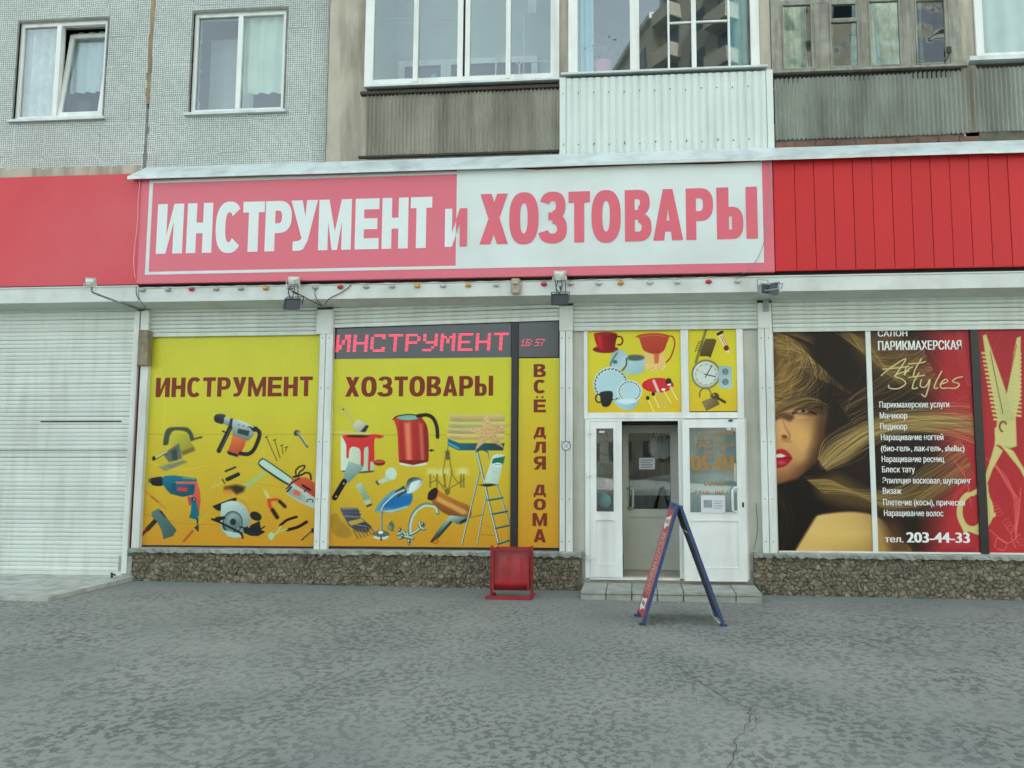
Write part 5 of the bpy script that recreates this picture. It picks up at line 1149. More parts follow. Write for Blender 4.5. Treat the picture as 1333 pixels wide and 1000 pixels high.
# ------------------------------------------------------------------ entrance
YD = -.01
ent = thing('entrance', 'white plastic shop entrance with one door leaf folded open', 'entrance', R(870, 755, YD))
mb = MB()
def fb(pa, pb, yt, yb, ya=-.03, yb_=.05, ym=None, xm=None):
    Y = ya; x0 = R(pa, ym or (yt + yb) / 2, Y).x; x1 = R(pb, ym or (yt + yb) / 2, Y).x
    return x0, x1, ya, yb_, R(xm or 866, yb, Y).z, R(xm or 866, yt, Y).z
x_l0, x_l1 = R(765, 570, -.03).x - .02, R(768, 570, -.03).x + .01
zTr = R(866, 430, -.03).z + .1; zMid0 = R(866, 545, -.03).z; zMid1 = R(866, 537, -.03).z; zFl = R(866, 753.5, -.03).z
xt = [R(p, 486, -.03).x for p in (760, 765, 886.5, 896.5, 959.5, 968)]
mb.box(xt[0], xt[1], -.03, .05, zMid0, zTr); mb.box(xt[2], xt[3], -.03, .05, zMid1, zTr); mb.box(xt[4], xt[5], -.03, .05, zMid1, zTr); mb.box(xt[1], xt[5], -.032, .05, zMid0, zMid1)
mb.build('transom_frame', M['pvc'], ent, bevel=.004)
mb = MB(); xd = [R(p, 650, -.03).x for p in (762, 768, 884, 891)]
mb.box(xd[0], xd[1], -.028, .05, zFl, zMid0 - .002); mb.box(xd[2], xd[3], -.028, .05, zFl, zMid0 - .002); mb.box(xd[1], xd[2], -.026, .05, zMid0 - .03, zMid0 - .002)
xr0 = R(974, 650, -.03).x; mb.box(R(962, 650, -.03).x, xr0, -.028, .05, zFl, zMid0 - .002)
mb.build('door_frame', M['pvc'], ent)
bx(xd[3], R(962, 650, -.03).x, .03, .05, zFl, zMid0).build('fixed_panel', M['pvc'], ent)
for i, y in enumerate((563, 618, 727)):
    q = R(765.5, y, -.05); MB().tube([(q.x, -.05, q.z - .04), (q.x, -.05, q.z + .04)], .012, 8).box(q.x, q.x + .07, -.045, -.03, q.z - .012, q.z + .012).build('hinge', M['pvc'], ent)
# leaves
def leaf(label, pa, pb, zb, zt, Y, g, panel, m, py=650, th=.06, gm=None, hside=0):
    x0, x1 = R(pa, py, Y).x, R(pb, py, Y).x
    gx0, gx1, gz0, gz1 = pr(g[0], g[1], g[2], g[3], Y); p0, p1, pz0, pz1 = pr(panel[0], panel[1], panel[2], panel[3], Y)
    mb = MB(); mb.box(x0, gx0, Y, Y + th, zb, zt); mb.box(gx1, x1, Y, Y + th, zb, zt); mb.box(gx0, gx1, Y, Y + th, gz1, zt); mb.box(gx0, gx1, Y, Y + th, pz1, gz0)
    mb.box(gx0, gx1, Y, Y + th, zb, pz0)
    if p0 > gx0 + .005: pass
    d = mb.build('door', M[m], ent); d['label'] = label
    mb = MB(); mb.box(min(p0, gx0), max(p1, gx1), Y + .012, Y + th - .01, pz0 - .0, pz1); mb.build('panel', M[m], d)
    frame_rect(MB(), gx0 - .008, gx1 + .008, pz0, pz1, .012, Y - .004, Y + .02).build('panel_bead', M[m], d)
    frame_rect(MB(), gx0 - .006, gx1 + .006, gz0 - .006, gz1 + .006, .014, Y - .005, Y + .02).build('glazing_bead', M['black'] if 0 else M[m], d)
    pane(gx0, gx1, gz0, gz1, Y + .025, d, gm or GLS, 'glass')
    return d, (gx0, gx1, gz0, gz1), (x0, x1)
d1, g1, e1 = leaf('narrow closed side leaf with a tall glass', 768.3, 810, zFl + .01, zMid0 - .034, -.035, (775.5, 799.5, 557, 667), (777, 801, 676, 736), 'pvc')
zo = R(930, 757, -.11).z; zot = R(930, 546, -.11).z
d2, g2, e2 = leaf('wide outer leaf swung fully open against the wall', 889.5, 971.5, zo, zot, -.11, (897, 960, 556, 668), (900, 965, 677, 740), 'pvc')
yi = .62; zi_f = R(850, 742, yi).z; zi_t = R(850, 549, yi).z
d3, g3, e3 = leaf('inner greyish door in the shade of the vestibule', 811, 886, zi_f, zi_t + .1, yi, (817.5, 873.5, 563, 663.5), (818, 874, 672, 724), 'doorin', gm=GLI)
def handle(xh, z0, z1, Y, m, parent, side=1, dep=.07):
    P = [(xh + .07 * side, Y, z1 - .01), (xh + .03 * side, Y - dep * .8, z1), (xh, Y - dep, z1 - .03), (xh, Y - dep, z0 + .03), (xh + .03 * side, Y - dep * .8, z0), (xh + .07 * side, Y, z0 + .01)]
    MB().tube(P, .015, 8).build('handle', M[m], parent, smooth=True)
handle(R(953.5, 650, -.17).x, R(960, 667, -.17).z, R(960, 635, -.17).z, -.11, 'pvc', d2, 1)
handle(R(824, 650, yi).x, R(820, 662, yi).z, R(820, 635, yi).z, yi, 'doorin', d3, -1)
q = R(967.3, 657, -.11); bx(q.x - .012, q.x + .012, -.116, -.105, q.z - .035, q.z + .03).build('lock_plate', M['darkmet'], d2, bevel=.004)
q = R(951, 547.5, -.11); bx(q.x - .025, q.x + .025, -.13, -.1, q.z - .01, q.z + .012).build('closer_bracket', M['darkmet'], d2)
for y in (570, 625, 720):
    q = R(884.5, y, yi); MB().tube([(q.x, yi - .03, q.z - .05), (q.x, yi - .03, q.z + .05)], .013, 8).build('hinge', M['doorin'], d3)
# vestibule
xv0, xv1 = xd[1] - .5, xd[2] + .12
mb = MB(); mb.box(xd[0] - .2, xd[3] + .9, .0, yi + .1, zFl - .1, zi_f - .004); mb.build('vestibule_floor', M['floorin'], ent)
bx(xd[1], xd[2], -.045, .0, zFl - .02, zFl + .006).build('threshold', M['clad'], ent)
mb = MB(); mb.box(xv1, xv1 + .05, .05, yi + .05, zFl - .1, zMid0 + .1); mb.box(e1[1] - .03, e1[1] + .03, .06, yi + .05, zFl - .1, zMid0 + .1) if 0 else None
mb.box(xd[0] - .3, xd[0] - .25, .05, yi + 2, zFl - .1, zMid0 + .1); mb.box(xd[0] - .3, xv1 + .05, .05, yi + .1, zMid0 + .0, zMid0 + .05); mb.build('vestibule_wall', M['doorin'], ent)
mb = MB(); x0 = R(804, 650, yi).x; frame_rect(mb, x0, xv1, zi_f - .0, zi_t + .16, .06, yi + .06, yi + .12, tb=.001); mb.build('inner_door_frame', M['doorin'], ent)
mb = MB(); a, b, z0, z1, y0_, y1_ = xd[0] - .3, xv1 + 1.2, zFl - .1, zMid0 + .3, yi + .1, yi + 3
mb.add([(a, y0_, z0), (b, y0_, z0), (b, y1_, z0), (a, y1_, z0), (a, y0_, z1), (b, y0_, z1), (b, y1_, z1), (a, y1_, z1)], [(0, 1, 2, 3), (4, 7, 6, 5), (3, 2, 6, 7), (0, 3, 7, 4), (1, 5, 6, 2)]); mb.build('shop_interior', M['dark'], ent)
# transom posters
TY = [(0, (206, 196, 62)), (.5, (206, 198, 60)), (1, (206, 180, 52))]
pt, c, r3 = poster('tableware_poster', 'yellow transom poster with cups, plates and a jug above the door', 765, 886.5, 428, 537.5, -.004, 240, 220, TY)
c.org(755, 425, 8.333)
WH = (176, 204, 206)
c.ell(278, 250, 140, 40, (130, 44, 34)); c.poly(smooth([(150, 80), (270, 60), (400, 80), (390, 160), (375, 230), (330, 265), (240, 268), (195, 230), (165, 160), (150, 80)]), (176, 40, 44), (120, 30, 34), (180, 150, 380, 160)); c.poly([(185, 100), (225, 100), (240, 230), (205, 225)], (220, 60, 70), b=2.5, al=.6); c.ell(275, 78, 118, 12, (150, 50, 50)); c.ring(425, 155, 38, 46, 18, (110, 50, 30), -110, 110)
c.poly(smooth([(590, 120), (660, 85), (830, 72), (960, 100), (940, 190), (905, 270), (850, 300), (790, 298), (690, 260), (640, 130), (590, 120)]), (186, 84, 60), (170, 70, 52), (760, 90, 800, 290)); c.poly([(630, 130), (680, 260), (780, 300), (860, 300), (915, 260), (930, 420), (905, 470), (800, 485), (720, 460), (690, 400), (700, 320)], (216, 186, 130), (224, 190, 130), (700, 300, 900, 470), b=1, al=.85); c.poly([(800, 300), (860, 300), (850, 400), (810, 400)], (200, 110, 80), b=.8)
for i in range(40): x = random.uniform(720, 920); y = random.uniform(410, 475); c.line([(x, y), (x + 14, y + random.uniform(-6, 6))], 5, (240, 214, 180) if i % 2 else (196, 150, 100), b=.4, al=.8)
c.line([(930, 105), (1000, 110), (1028, 170), (1015, 250), (980, 340), (935, 390)], 15, (150, 70, 50), sm=True); c.line([(640, 118), (800, 95), (950, 115)], 5, (220, 130, 100), sm=True)
c.poly([(510, 340), (700, 330), (700, 490), (600, 530), (490, 510), (480, 440)], WH, (150, 184, 190), (520, 350, 680, 520), b=2); c.ell(600, 340, 100, 32, (60, 70, 64), b=1.2); c.ell(600, 340, 104, 36, WH, al=.25, b=1)
c.ell(420, 360, 92, 112, (150, 182, 188), (180, 206, 208), (340, 300, 480, 420), rot=25, b=1.4); c.line([(400, 290), (350, 370), (330, 420)], 16, (90, 116, 124), sm=True, b=.8); c.line([(505, 350), (500, 420), (460, 480)], 14, (54, 66, 66), sm=True, b=.8); c.ell(380, 385, 26, 20, (80, 106, 116), b=.8)
c.ell(335, 630, 192, 190, (196, 216, 214), (176, 202, 204), (200, 500, 400, 800)); c.ell(335, 632, 152, 150, (174, 204, 208))
for i in range(26): a = rad(i * 13.8); c.line([(335 + 173 * math.cos(a - .07), 630 + 170 * math.sin(a - .07)), (335 + 165 * math.cos(a), 630 + 162 * math.sin(a)), (335 + 180 * math.cos(a + .07), 630 + 176 * math.sin(a + .07))], 10, (56, 74, 70))
c.ell(538, 705, 136, 122, (200, 220, 218)); c.ell(538, 705, 98, 92, (176, 206, 208))
for i in range(22): a = rad(i * 16.4); c.line([(538 + 118 * math.cos(a - .08), 705 + 106 * math.sin(a - .08)), (538 + 110 * math.cos(a + .08), 705 + 100 * math.sin(a + .08))], 9, (60, 80, 76))
c.ell(505, 820, 128, 40, (186, 212, 214)); c.poly(smooth([(380, 810), (420, 880), (520, 910), (600, 880), (635, 810), (505, 850), (380, 810)]), (170, 200, 204), (150, 182, 188), (400, 820, 600, 900)); c.ell(510, 812, 105, 24, (200, 222, 222))
c.poly(smooth([(215, 715), (285, 700), (352, 712), (350, 800), (318, 860), (280, 874), (240, 860), (222, 800), (215, 715)]), (54, 58, 56), (40, 42, 42), (220, 720, 340, 860)); c.ring(205, 780, 34, 44, 16, (48, 52, 46), 60, 290)
c.ell(845, 638, 172, 80, (192, 48, 56)); c.ell(845, 632, 150, 66, (202, 62, 66), al=.6)
for (a, b, d_, e, hd) in ((735, 785, 800, 920, 1), (795, 740, 860, 885, 1), (905, 690, 985, 830, 2), (990, 680, 1060, 800, 0)):
    c.line([(a, b), (d_, e)], 11, (220, 206, 130)); c.line([(a, b), (d_, e)], 4, (244, 236, 190)); c.ell(a, b - 8, 20, 22, (60, 44, 36) if hd else (200, 190, 150))
c.line([(800, 590), (850, 710)], 30, (216, 190, 180)); c.line([(850, 710), (925, 875)], 20, (206, 190, 140)); c.line([(855, 720), (920, 865)], 3, (130, 110, 70)); c.ell(962, 600, 32, 40, (60, 60, 56)); c.poly([(945, 625), (985, 620), (985, 640), (950, 642)], (240, 240, 236)); c.ell(905, 685, 22, 16, (230, 230, 220))
c.build(pt, name='print')
pt, c, r4 = poster('clock_poster', 'narrow yellow transom poster with a clock, socket and padlock', 896.5, 959.5, 428, 535.5, -.004, 130, 220, TY)
c.org(880, 425, 8.333)
c.line([(325, 40), (215, 390)], 32, (150, 144, 70), b=.6); c.line([(325, 40), (215, 390)], 8, (110, 104, 50)); c.poly([(320, 135), (415, 133), (440, 155), (375, 340), (345, 325), (255, 325), (270, 250)], (112, 96, 56), (86, 76, 44), (300, 150, 380, 320))
for i in range(5): c.ring(265 - i * 9, 175 + i * 24, 24, 13, 6, (70, 64, 40), 150, 400)
c.line([(470, 75), (565, 260)], 50, (222, 206, 170), b=.6); c.line([(455, 85), (500, 62)], 30, (44, 44, 34)); c.ell(545, 235, 28, 30, (120, 50, 36)); c.line([(485, 110), (530, 200)], 9, (190, 120, 96)); c.line([(505, 100), (585, 262)], 4, (60, 44, 36))
c.ell(325, 520, 158, 160, (124, 122, 90), b=.9); c.ell(325, 522, 140, 142, (206, 214, 200), (170, 178, 160), (260, 420, 400, 640)); c.ell(325, 522, 120, 122, (198, 210, 200))
c.ring(325, 522, 112, 114, 3, (130, 136, 120))
for i in range(12): a = rad(i * 30); c.line([(325 + 104 * math.cos(a), 522 + 104 * math.sin(a)), (325 + 114 * math.cos(a), 522 + 114 * math.sin(a))], 6, (90, 96, 84))
c.line([(318, 550), (390, 425)], 9, (60, 66, 60)); c.line([(310, 518), (425, 545)], 10, (50, 56, 50)); c.line([(225, 475), (330, 525)], 4, (150, 140, 110))
c.poly([(462, 428), (605, 432), (612, 675), (465, 672)], (150, 176, 178), (172, 196, 196), (470, 440, 600, 660)); 
for y in (492, 603): c.ell(536, y, 34, 34, (90, 106, 104)); c.ell(538, y + 2, 26, 26, (130, 146, 140)); c.line([(522, y), (526, y)], 8, (40, 50, 46)); c.line([(548, y), (552, y)], 8, (40, 50, 46))
c.ring(318, 740, 62, 70, 15, (76, 74, 50), 160, 380); c.ring(318, 740, 62, 70, 5, (170, 170, 130), 160, 380); c.poly([(275, 815), (435, 755), (475, 845), (330, 918)], (150, 130, 96), (110, 96, 66), (300, 800, 430, 900)); c.ell(425, 755, 42, 36, (90, 82, 56)); c.ell(410, 745, 10, 8, (190, 180, 90)); c.line([(450, 775), (530, 822)], 28, (70, 62, 46))
c.build(pt, name='print')
# things behind the door glass
lab = 'orange mirrored opening hours lettering'
YG = -.11 + .035
Og = M['orange']
def mtext(t, pa, pb, yb, cap, off=.02): return ptext(t, pa, pb, yb, cap, -.088, Og, d2, mirror=True, off=off, name='hours_lettering')
mtext('10-20', 900.5, 954, 612, 20, .05)
for (a, b, y, hh) in ((910, 955, 563, 4), (905, 952, 578, 6.5), (912, 938, 588, 3), (912, 950, 630, 5), (905, 950, 641, 4.5), (903, 954, 571, 4), (908, 948, 583, 3)):
    x0, x1, z0, z1 = pr(a, b, y - hh / 2, y + hh / 2, -.088); mb = MB(); x = x0
    while x < x1:
        k = random.random()
        if k > .12:
            mb.box(x, x + .010, -.089, -.087, z0, z1)
            if k > .3: mb.box(x + .0101, x + .03, -.089, -.087, z0 if k > .6 else z1 - .014, z0 + .014 if k > .6 else z1)
            if k > .7: mb.box(x + .0301, x + .039, -.089, -.087, z0, z1)
        x += .05
    mb.build('worn_lettering', Og, d2)['kind'] = 'stuff'
q = pr(912.5, 944, 645, 668, -.12); nb = bx(q[0], q[1], -.121, -.1165, q[2], q[3]).build('paper_notice', M['sticker'], d2)
q = pr(916, 927, 651, 661, -.122); bx(q[0], q[1], -.123, -.1215, q[2], q[3]).build('printed_picture', M['greymet'], nb)
mb = MB()
for i, y in enumerate((652, 655, 658, 661)): q = pr(929, 941 - (i % 2) * 2, y, y + 1, -.122); mb.box(q[0], q[1], -.123, -.1215, q[2], q[3])
mb.build('printed_lines', M['greymet'], nb)
for (d_, pa, pb, ya, yb, Y) in ((d2, 946, 952, 557, 560, -.115), (d1, 780, 787, 561, 563.5, -.04)):
    q = pr(pa, pb, ya, yb, Y); bx(q[0], q[1], Y, Y + .004, q[2], q[3]).build('small_sticker', M['sticker'], d_)
q = pr(832, 852.5, 596, 611, yi - .006); nb = bx(q[0], q[1], yi - .008, yi - .003, q[2], q[3]).build('paper_notice', M['sticker'], d3)
mb = MB()
for i in range(4): q = pr(834, 850 - (i % 2) * 2, 598.5 + i * 3, 599.9 + i * 3, yi - .01); mb.box(q[0], q[1], yi - .011, yi - .009, q[2], q[3])
mb.build('printed_lines', M['greymet'], nb)
# goods seen through the doors
goods = thing('hanging_bags', 'white plastic bags and goods hanging behind the inner door glass', 'bags', R(850, 600, yi + .5))
mb = MB()
for i in range(5):
    q = R(851 + i * 4.5, 583 + (i % 2) * 3, yi + .5); mb.ball((q.x, q.y, q.z), .09, 8, 6, sy=.4, sz=1.5)
    mb.tube([(q.x - .05, q.y, q.z + .1), (q.x - .02, q.y, q.z + .25)], .008, 4); mb.tube([(q.x + .05, q.y, q.z + .1), (q.x + .03, q.y, q.z + .25)], .008, 4)
mb.build('bag', M['plastic'], goods, smooth=True)
q0 = R(820, 645, yi + .6); q1 = R(872, 618, yi + .6)
ct = thing('reflection_box', 'long white box standing in for a reflection in the inner door glass', 'reflection stand-in', q0)  # added white box imitates a reflection in the door glass
mb = MB(); mb.prism([(q0.x, q0.y, q0.z), (q1.x, q1.y, q0.z), (q1.x, q1.y, q1.z), (q0.x, q0.y, q1.z - .1)], (0, .3, 0)); mb.build('reflection_front', M['plastic'], ct)
q = R(787, 650, .3); gd2 = thing('teal_bundle', 'turquoise and pink goods behind the narrow side glass', 'goods', q)
mb = MB(); mb.ball((q.x, q.y, q.z - .02), .09, 9, 6, sz=1.1); mb.build('bundle', M['teal'], gd2, smooth=True)
mb = MB(); mb.ball((q.x + .05, q.y, q.z + .18), .07, 9, 6, sz=1.5); mb.build('roll', M['pot'], gd2, smooth=True)
mb = MB()
for i in range(6):
    q_ = R(790, 575 + i * 14, 1.0); mb.box(q_.x - .25, q_.x + .3, .95, 1.15, q_.z, q_.z + .02); mb.box(q_.x - .2 + .05 * (i % 3), q_.x - .05 + .05 * (i % 3), .95, 1.1, q_.z + .02, q_.z + .11)
sh_ = mb.build('goods_shelf', M['greymet']); tag(sh_, 'dim shelf of goods behind the narrow side glass', 'shelf')
# no smoking roundel
q = R(737, 580.5, -.075); ns = thing('round_sign', 'small round sticker sign with a dark ring on the pillar left of the entrance', 'sign', q)
mb = MB(); mb.tube([(q.x, -.073, q.z), (q.x, -.0715, q.z)], .055, 24); mb.build('disc', M['sticker'], ns)
P = [(q.x + .057 * math.cos(a), -.0745, q.z + .057 * math.sin(a)) for a in np.linspace(0, 2 * math.pi, 25)]; MB().tube(P, .0045, 5).build('ring', M['black'], ns)
mb = MB(); mb.bar((q.x - .03, -.0745, q.z - .03), (q.x + .03, -.0745, q.z + .03), .007, .002); mb.bar((q.x - .03, -.0745, q.z + .03), (q.x + .03, -.0745, q.z - .03), .007, .002); mb.build('cross', M['greymet'], ns)
# ------------------------------------------------------------------ salon posters
RD = [(0, (160, 50, 56)), (.5, (168, 52, 58)), (1, (178, 60, 62))]
YSL = -.004
def hairstrand(c, pts, n, spread, wd, cols, al=.35, b=.5):
    for i in range(n):
        o_ = random.gauss(0, spread); k = [random.gauss(0, spread * .25) for _ in pts]
        P = [(x + (o_ + k[j]) * pts[j][2], y + (o_ * .8 + k[j]) * pts[j][3]) for j, (x, y, *_) in enumerate(pts)]
        c.line(P, wd * random.uniform(.5, 1.4), random.choice(cols), b=b, al=al * random.uniform(.4, 1), sm=True)
BR = [(170, 142, 84), (130, 104, 58), (206, 178, 116), (92, 72, 42), (66, 52, 34)]
def salon(c):
    c.org(1000, 425, 3.333)
    # dark hair mass background
    c.poly([(0, 0), (900, 0), (900, 1000), (0, 1000)], (42, 34, 28), b=1)
    # red right field
    c.poly([(700, -20), (1000, -20), (1000, 1020), (690, 1020), (720, 800), (780, 600), (730, 400), (700, 200)], (160, 46, 54), (176, 58, 62), (700, 0, 900, 1000), b=22)
    # face and shoulder
    c.poly(smooth([(20, 330), (120, 330), (250, 350), (245, 440), (235, 540), (190, 610), (120, 670), (40, 700), (20, 700), (20, 330)]), (196, 154, 104), (92, 66, 42), (110, 440, 245, 500), b=2.2)
    c.poly([(20, 540), (180, 560), (150, 640), (60, 690), (20, 700)], (190, 146, 100), (146, 104, 68), (60, 560, 110, 690), b=5, al=.7); c.ell(150, 500, 60, 75, (222, 180, 112), b=12, al=.7)
    c.poly(smooth([(20, 380), (60, 375), (110, 388), (95, 410), (50, 400), (20, 420)]), (66, 46, 32), b=2, al=.8)
    c.poly([(130, 330), (240, 330), (240, 380), (190, 385), (110, 375)], (70, 48, 32), b=3, al=.85)
    c.line([(105, 378), (140, 365), (180, 370), (208, 382)], 7, (26, 18, 16), sm=True); c.ell(150, 368, 26, 7, (150, 150, 130), b=.6); c.ell(152, 366, 9, 8, (30, 30, 30), b=.5); c.line([(150, 348), (180, 345), (215, 350)], 5, (40, 28, 22), sm=True, b=.8)
    for i in range(9): c.line([(120 + i * 10, 362), (114 + i * 12, 346)], 1.6, (24, 18, 16), b=.3)
    c.line([(60, 400), (75, 440), (92, 470), (88, 490), (60, 490)], 7, (150, 100, 60), sm=True, b=1.3, al=.8); c.ell(70, 478, 13, 8, (96, 50, 34), rot=15, b=1); c.ell(60, 440, 14, 40, (226, 186, 126), b=6, al=.5); c.ell(85, 500, 20, 6, (170, 120, 74), b=1.5, al=.6)
    c.poly(smooth([(20, 545), (50, 532), (80, 540), (104, 570), (92, 590), (70, 608), (38, 614), (20, 610), (20, 545)]), (176, 40, 56), (150, 30, 46), (50, 540, 60, 610), b=.8); c.poly([(20, 556), (55, 552), (78, 562), (60, 570), (20, 572)], (222, 210, 190), b=.6); c.line([(20, 574), (60, 571), (98, 572)], 5, (110, 20, 34), sm=True, b=.5); c.ell(55, 592, 22, 8, (214, 90, 96), b=2, al=.7)
    c.poly(smooth([(110, 980), (150, 900), (195, 830), (260, 812), (380, 805), (480, 830), (540, 900), (600, 990), (110, 990)]), (206, 178, 112), (168, 138, 82), (250, 820, 420, 980), b=1.6); c.poly([(480, 830), (560, 850), (640, 990), (530, 990), (510, 900)], (90, 64, 40), b=7, al=.85); c.poly([(235, 350), (250, 350), (245, 540), (190, 620), (120, 680), (90, 690), (170, 600), (205, 500), (225, 400)], (70, 48, 34), b=9, al=.85); c.poly([(20, 650), (90, 640), (150, 600), (130, 670), (40, 702), (20, 702)], (120, 78, 50), b=8, al=.6); c.ell(330, 900, 120, 50, (226, 200, 120), b=14, al=.5)
    c.poly([(20, 690), (130, 660), (200, 600), (260, 620), (330, 760), (210, 820), (110, 985), (20, 990)], (34, 28, 24), b=2.2)
    # bright locks
    c.poly(smooth([(230, 590), (300, 510), (420, 430), (560, 395), (700, 380), (860, 400), (700, 450), (540, 440), (430, 500), (330, 590), (240, 610), (230, 590)]), (150, 124, 68), b=5, al=.85)
    c.poly(smooth([(200, 680), (300, 640), (420, 700), (560, 720), (700, 690), (860, 620), (720, 760), (520, 800), (330, 780), (220, 740), (200, 680)]), (104, 84, 48), b=6, al=.7)
    c.poly([(20, 30), (120, 20), (180, 60), (200, 150), (140, 260), (60, 330), (20, 380)], (140, 112, 62), b=9, al=.85)
    c.poly([(340, 20), (560, 20), (640, 120), (560, 240), (450, 200), (370, 110)], (104, 84, 48), b=9, al=.75)
    c.poly([(100, 150), (240, 60), (360, 60), (420, 200), (400, 330), (300, 420), (250, 340), (160, 300)], (36, 29, 25), b=12, al=.75)
    hairstrand(c, [(10, 60, .4, 1), (90, 70, .6, 1), (170, 120, .8, 1), (210, 220, 1, .6)], 170, 60, 1.9, BR, .55)
    hairstrand(c, [(10, 300, .5, 1), (80, 290, .7, 1), (150, 240, .8, 1), (200, 170, .8, .8)], 170, 55, 1.9, BR, .55)
    hairstrand(c, [(20, 380, .3, .5), (90, 345, .6, .8), (170, 320, .8, .8), (240, 330, .6, .5)], 70, 18, 3, BR + [(50, 38, 26)] * 3, .5)
    hairstrand(c, [(235, 600, .3, .5), (310, 530, 1, .7), (430, 455, 1, .8), (580, 415, .8, 1.1), (760, 410, .6, 1.5), (900, 430, .5, 2)], 190, 27, 1.9, BR + [(206, 190, 130)] * 2, .5)
    hairstrand(c, [(200, 690, .6, .6), (320, 700, 1, .7), (460, 755, 1, .7), (600, 740, .8, 1), (740, 650, .6, 1.5), (860, 560, .5, 1.5)], 170, 34, 1.8, BR + [(190, 170, 110)], .45)
    hairstrand(c, [(360, 30, 1, .6), (420, 110, 1, .8), (500, 180, .8, 1), (600, 190, .6, 1.2), (700, 160, .5, 1.4)], 160, 48, 1.9, BR, .5)
    hairstrand(c, [(340, 380, .6, 1), (420, 340, .8, 1), (560, 260, .8, 1.2), (700, 160, .7, 1.6)], 70, 40, 3, BR + [(60, 46, 32)] * 3, .35)
    hairstrand(c, [(30, 700, .8, .5), (80, 800, 1, .4), (70, 900, 1, .5), (40, 990, 1, .5)], 70, 24, 2, [(74, 58, 38), (52, 42, 30), (24, 20, 18)], .4)
    hairstrand(c, [(150, 60, 1, .5), (260, 140, 1, .6), (290, 260, 1, .4), (280, 380, .8, .4)], 60, 60, 4, [(30, 25, 22), (52, 42, 32), (38, 30, 26)], .4)
    hairstrand(c, [(560, 20, 1, .5), (700, 200, 1, .6), (820, 340, 1, .6), (880, 420, .8, .4)], 12, 60, 2, [(206, 90, 84), (190, 80, 70)], .4)
    # ornaments
    for k in range(5): c.line([(790 + k * 6, 560 + k * 8), (850 + k * 4, 640 + k * 10), (880, 760 + k * 6)], 2, (206, 96, 90), sm=True, al=.6)
    for k in range(4): c.line([(820 + k * 7, 20), (830 + k * 10, 150), (868 + k * 4, 260)], 2, (206, 96, 90), sm=True, al=.6)
rw = pr(1010, 1131, 427, 718, YSL)
zS0, zS1 = w3[2] + .005, R(1140, 428, YSL).z + .02
def salon_poster(label, xa, xb, nx):
    r = (xa, xb, zS0, zS1); th = thing('salon_poster', label, 'poster', ((xa + xb) / 2, YSL, zS0)); return th, Canvas(r, None, None, YSL, nx, 380, RD)
xm0, xm1 = R(1131, 575, .0).x, R(1137.5, 575, .0).x; xn0, xn1 = R(1268.5, 575, .0).x, R(1279.5, 575, .0).x
pt, c, = salon_poster('salon poster of a woman with red lips and sweeping brown hair', w3[0], xm0, 170); random.seed(3); salon(c); c.build(pt, name='print')
pt, c = salon_poster('salon price board listing services beside the dark mullion', xm1, xn0, 190); random.seed(3); salon(c)
SC = (196, 190, 126)
c.org(990, 410, 3.125)
c.ring(862, 800, 52, 72, 24, SC, 40, 250, b=.5); c.line([(812, 780), (815, 830), (835, 880)], 18, SC, sm=True); c.line([(862, 728), (884, 716)], 20, SC); c.line([(838, 870), (884, 888)], 14, SC)
c.build(pt, name='print')
W_ = M['offw']; YT = YSL - .004
for (t, a, b, yb, cap, of) in (('САЛОН', 1143, 1181, 438, 8, .03), ('ПАРИКМАХЕРСКАЯ', 1143.5, 1251.5, 455.5, 12, .035), ('Парикмахерские услуги', 1145, 1235.5, 530.5, 8, .022), ('Маникюр', 1145.5, 1181, 545, 8, .022), ('Педикюр', 1146, 1181, 559, 8, .022), ('Наращивание ногтей', 1147, 1228, 573, 8, .022),
        ('(био-гель, лак-гель, shellac)', 1147, 1255.5, 587.5, 8, .022), ('Наращивание ресниц', 1148, 1229, 601.5, 8, .022), ('Блеск тату', 1148.5, 1191, 615, 8, .022), ('Эпиляция восковая, шугаринг', 1149, 1264, 629.5, 8, .022), ('Визаж', 1149.5, 1173.5, 643, 8, .022), ('Плетение (косы), прически', 1150, 1256, 658, 8, .022), ('Наращивание волос', 1151, 1228, 672, 8, .022), ('тел.', 1152, 1176, 706, 8.5, .022), ('203-44-33', 1181, 1262, 706.5, 14, .045)):
    ptext(t, a, b, yb, cap, YT, W_, pt, off=of)
# script name drawn as strokes
def stroke(pts, wd): 
    P = smooth([(R(990 + a / 3.125, 410 + b / 3.125, YT).x, R(990 + a / 3.125, 410 + b / 3.125, YT).z) for a, b in pts], 5)
    MB().tube([(x, YT, z) for x, z in P], wd, 5).build('script_stroke', M['gold'], pt)
for s_ in ([(490, 248), (530, 215), (590, 178), (570, 215), (545, 250)], [(495, 222), (560, 216), (605, 210)], [(592, 212), (585, 246), (600, 222), (620, 212)], [(655, 178), (630, 220), (622, 252), (640, 250)], [(600, 200), (650, 196), (672, 190)],
           [(605, 228), (570, 236), (545, 250), (575, 262), (590, 280), (560, 300), (525, 298), (522, 285)], [(645, 235), (625, 270), (618, 300), (640, 296)], [(600, 256), (640, 250), (668, 246)], [(655, 262), (650, 290), (672, 292), (690, 262), (672, 330), (655, 322)], [(738, 228), (715, 270), (706, 298), (722, 298)], [(728, 284), (760, 272), (752, 262), (734, 278), (735, 298), (762, 298)], [(822, 252), (795, 258), (782, 272), (808, 282), (795, 298), (765, 298)]): stroke(s_, .009)
pt, c = salon_poster('red salon poster with large pale thinning scissors at the right edge', xn1, w3[1], 130)
c.org(1250, 425, 3.333)
for k in range(9): c.line([(110 + k * 6, 570 + k * 4), (200 + k * 2, 650 + k * 8), (232 + k * 3, 760), (240, 900 + k * 4)], 2, (220, 112, 106), sm=True, al=.7)
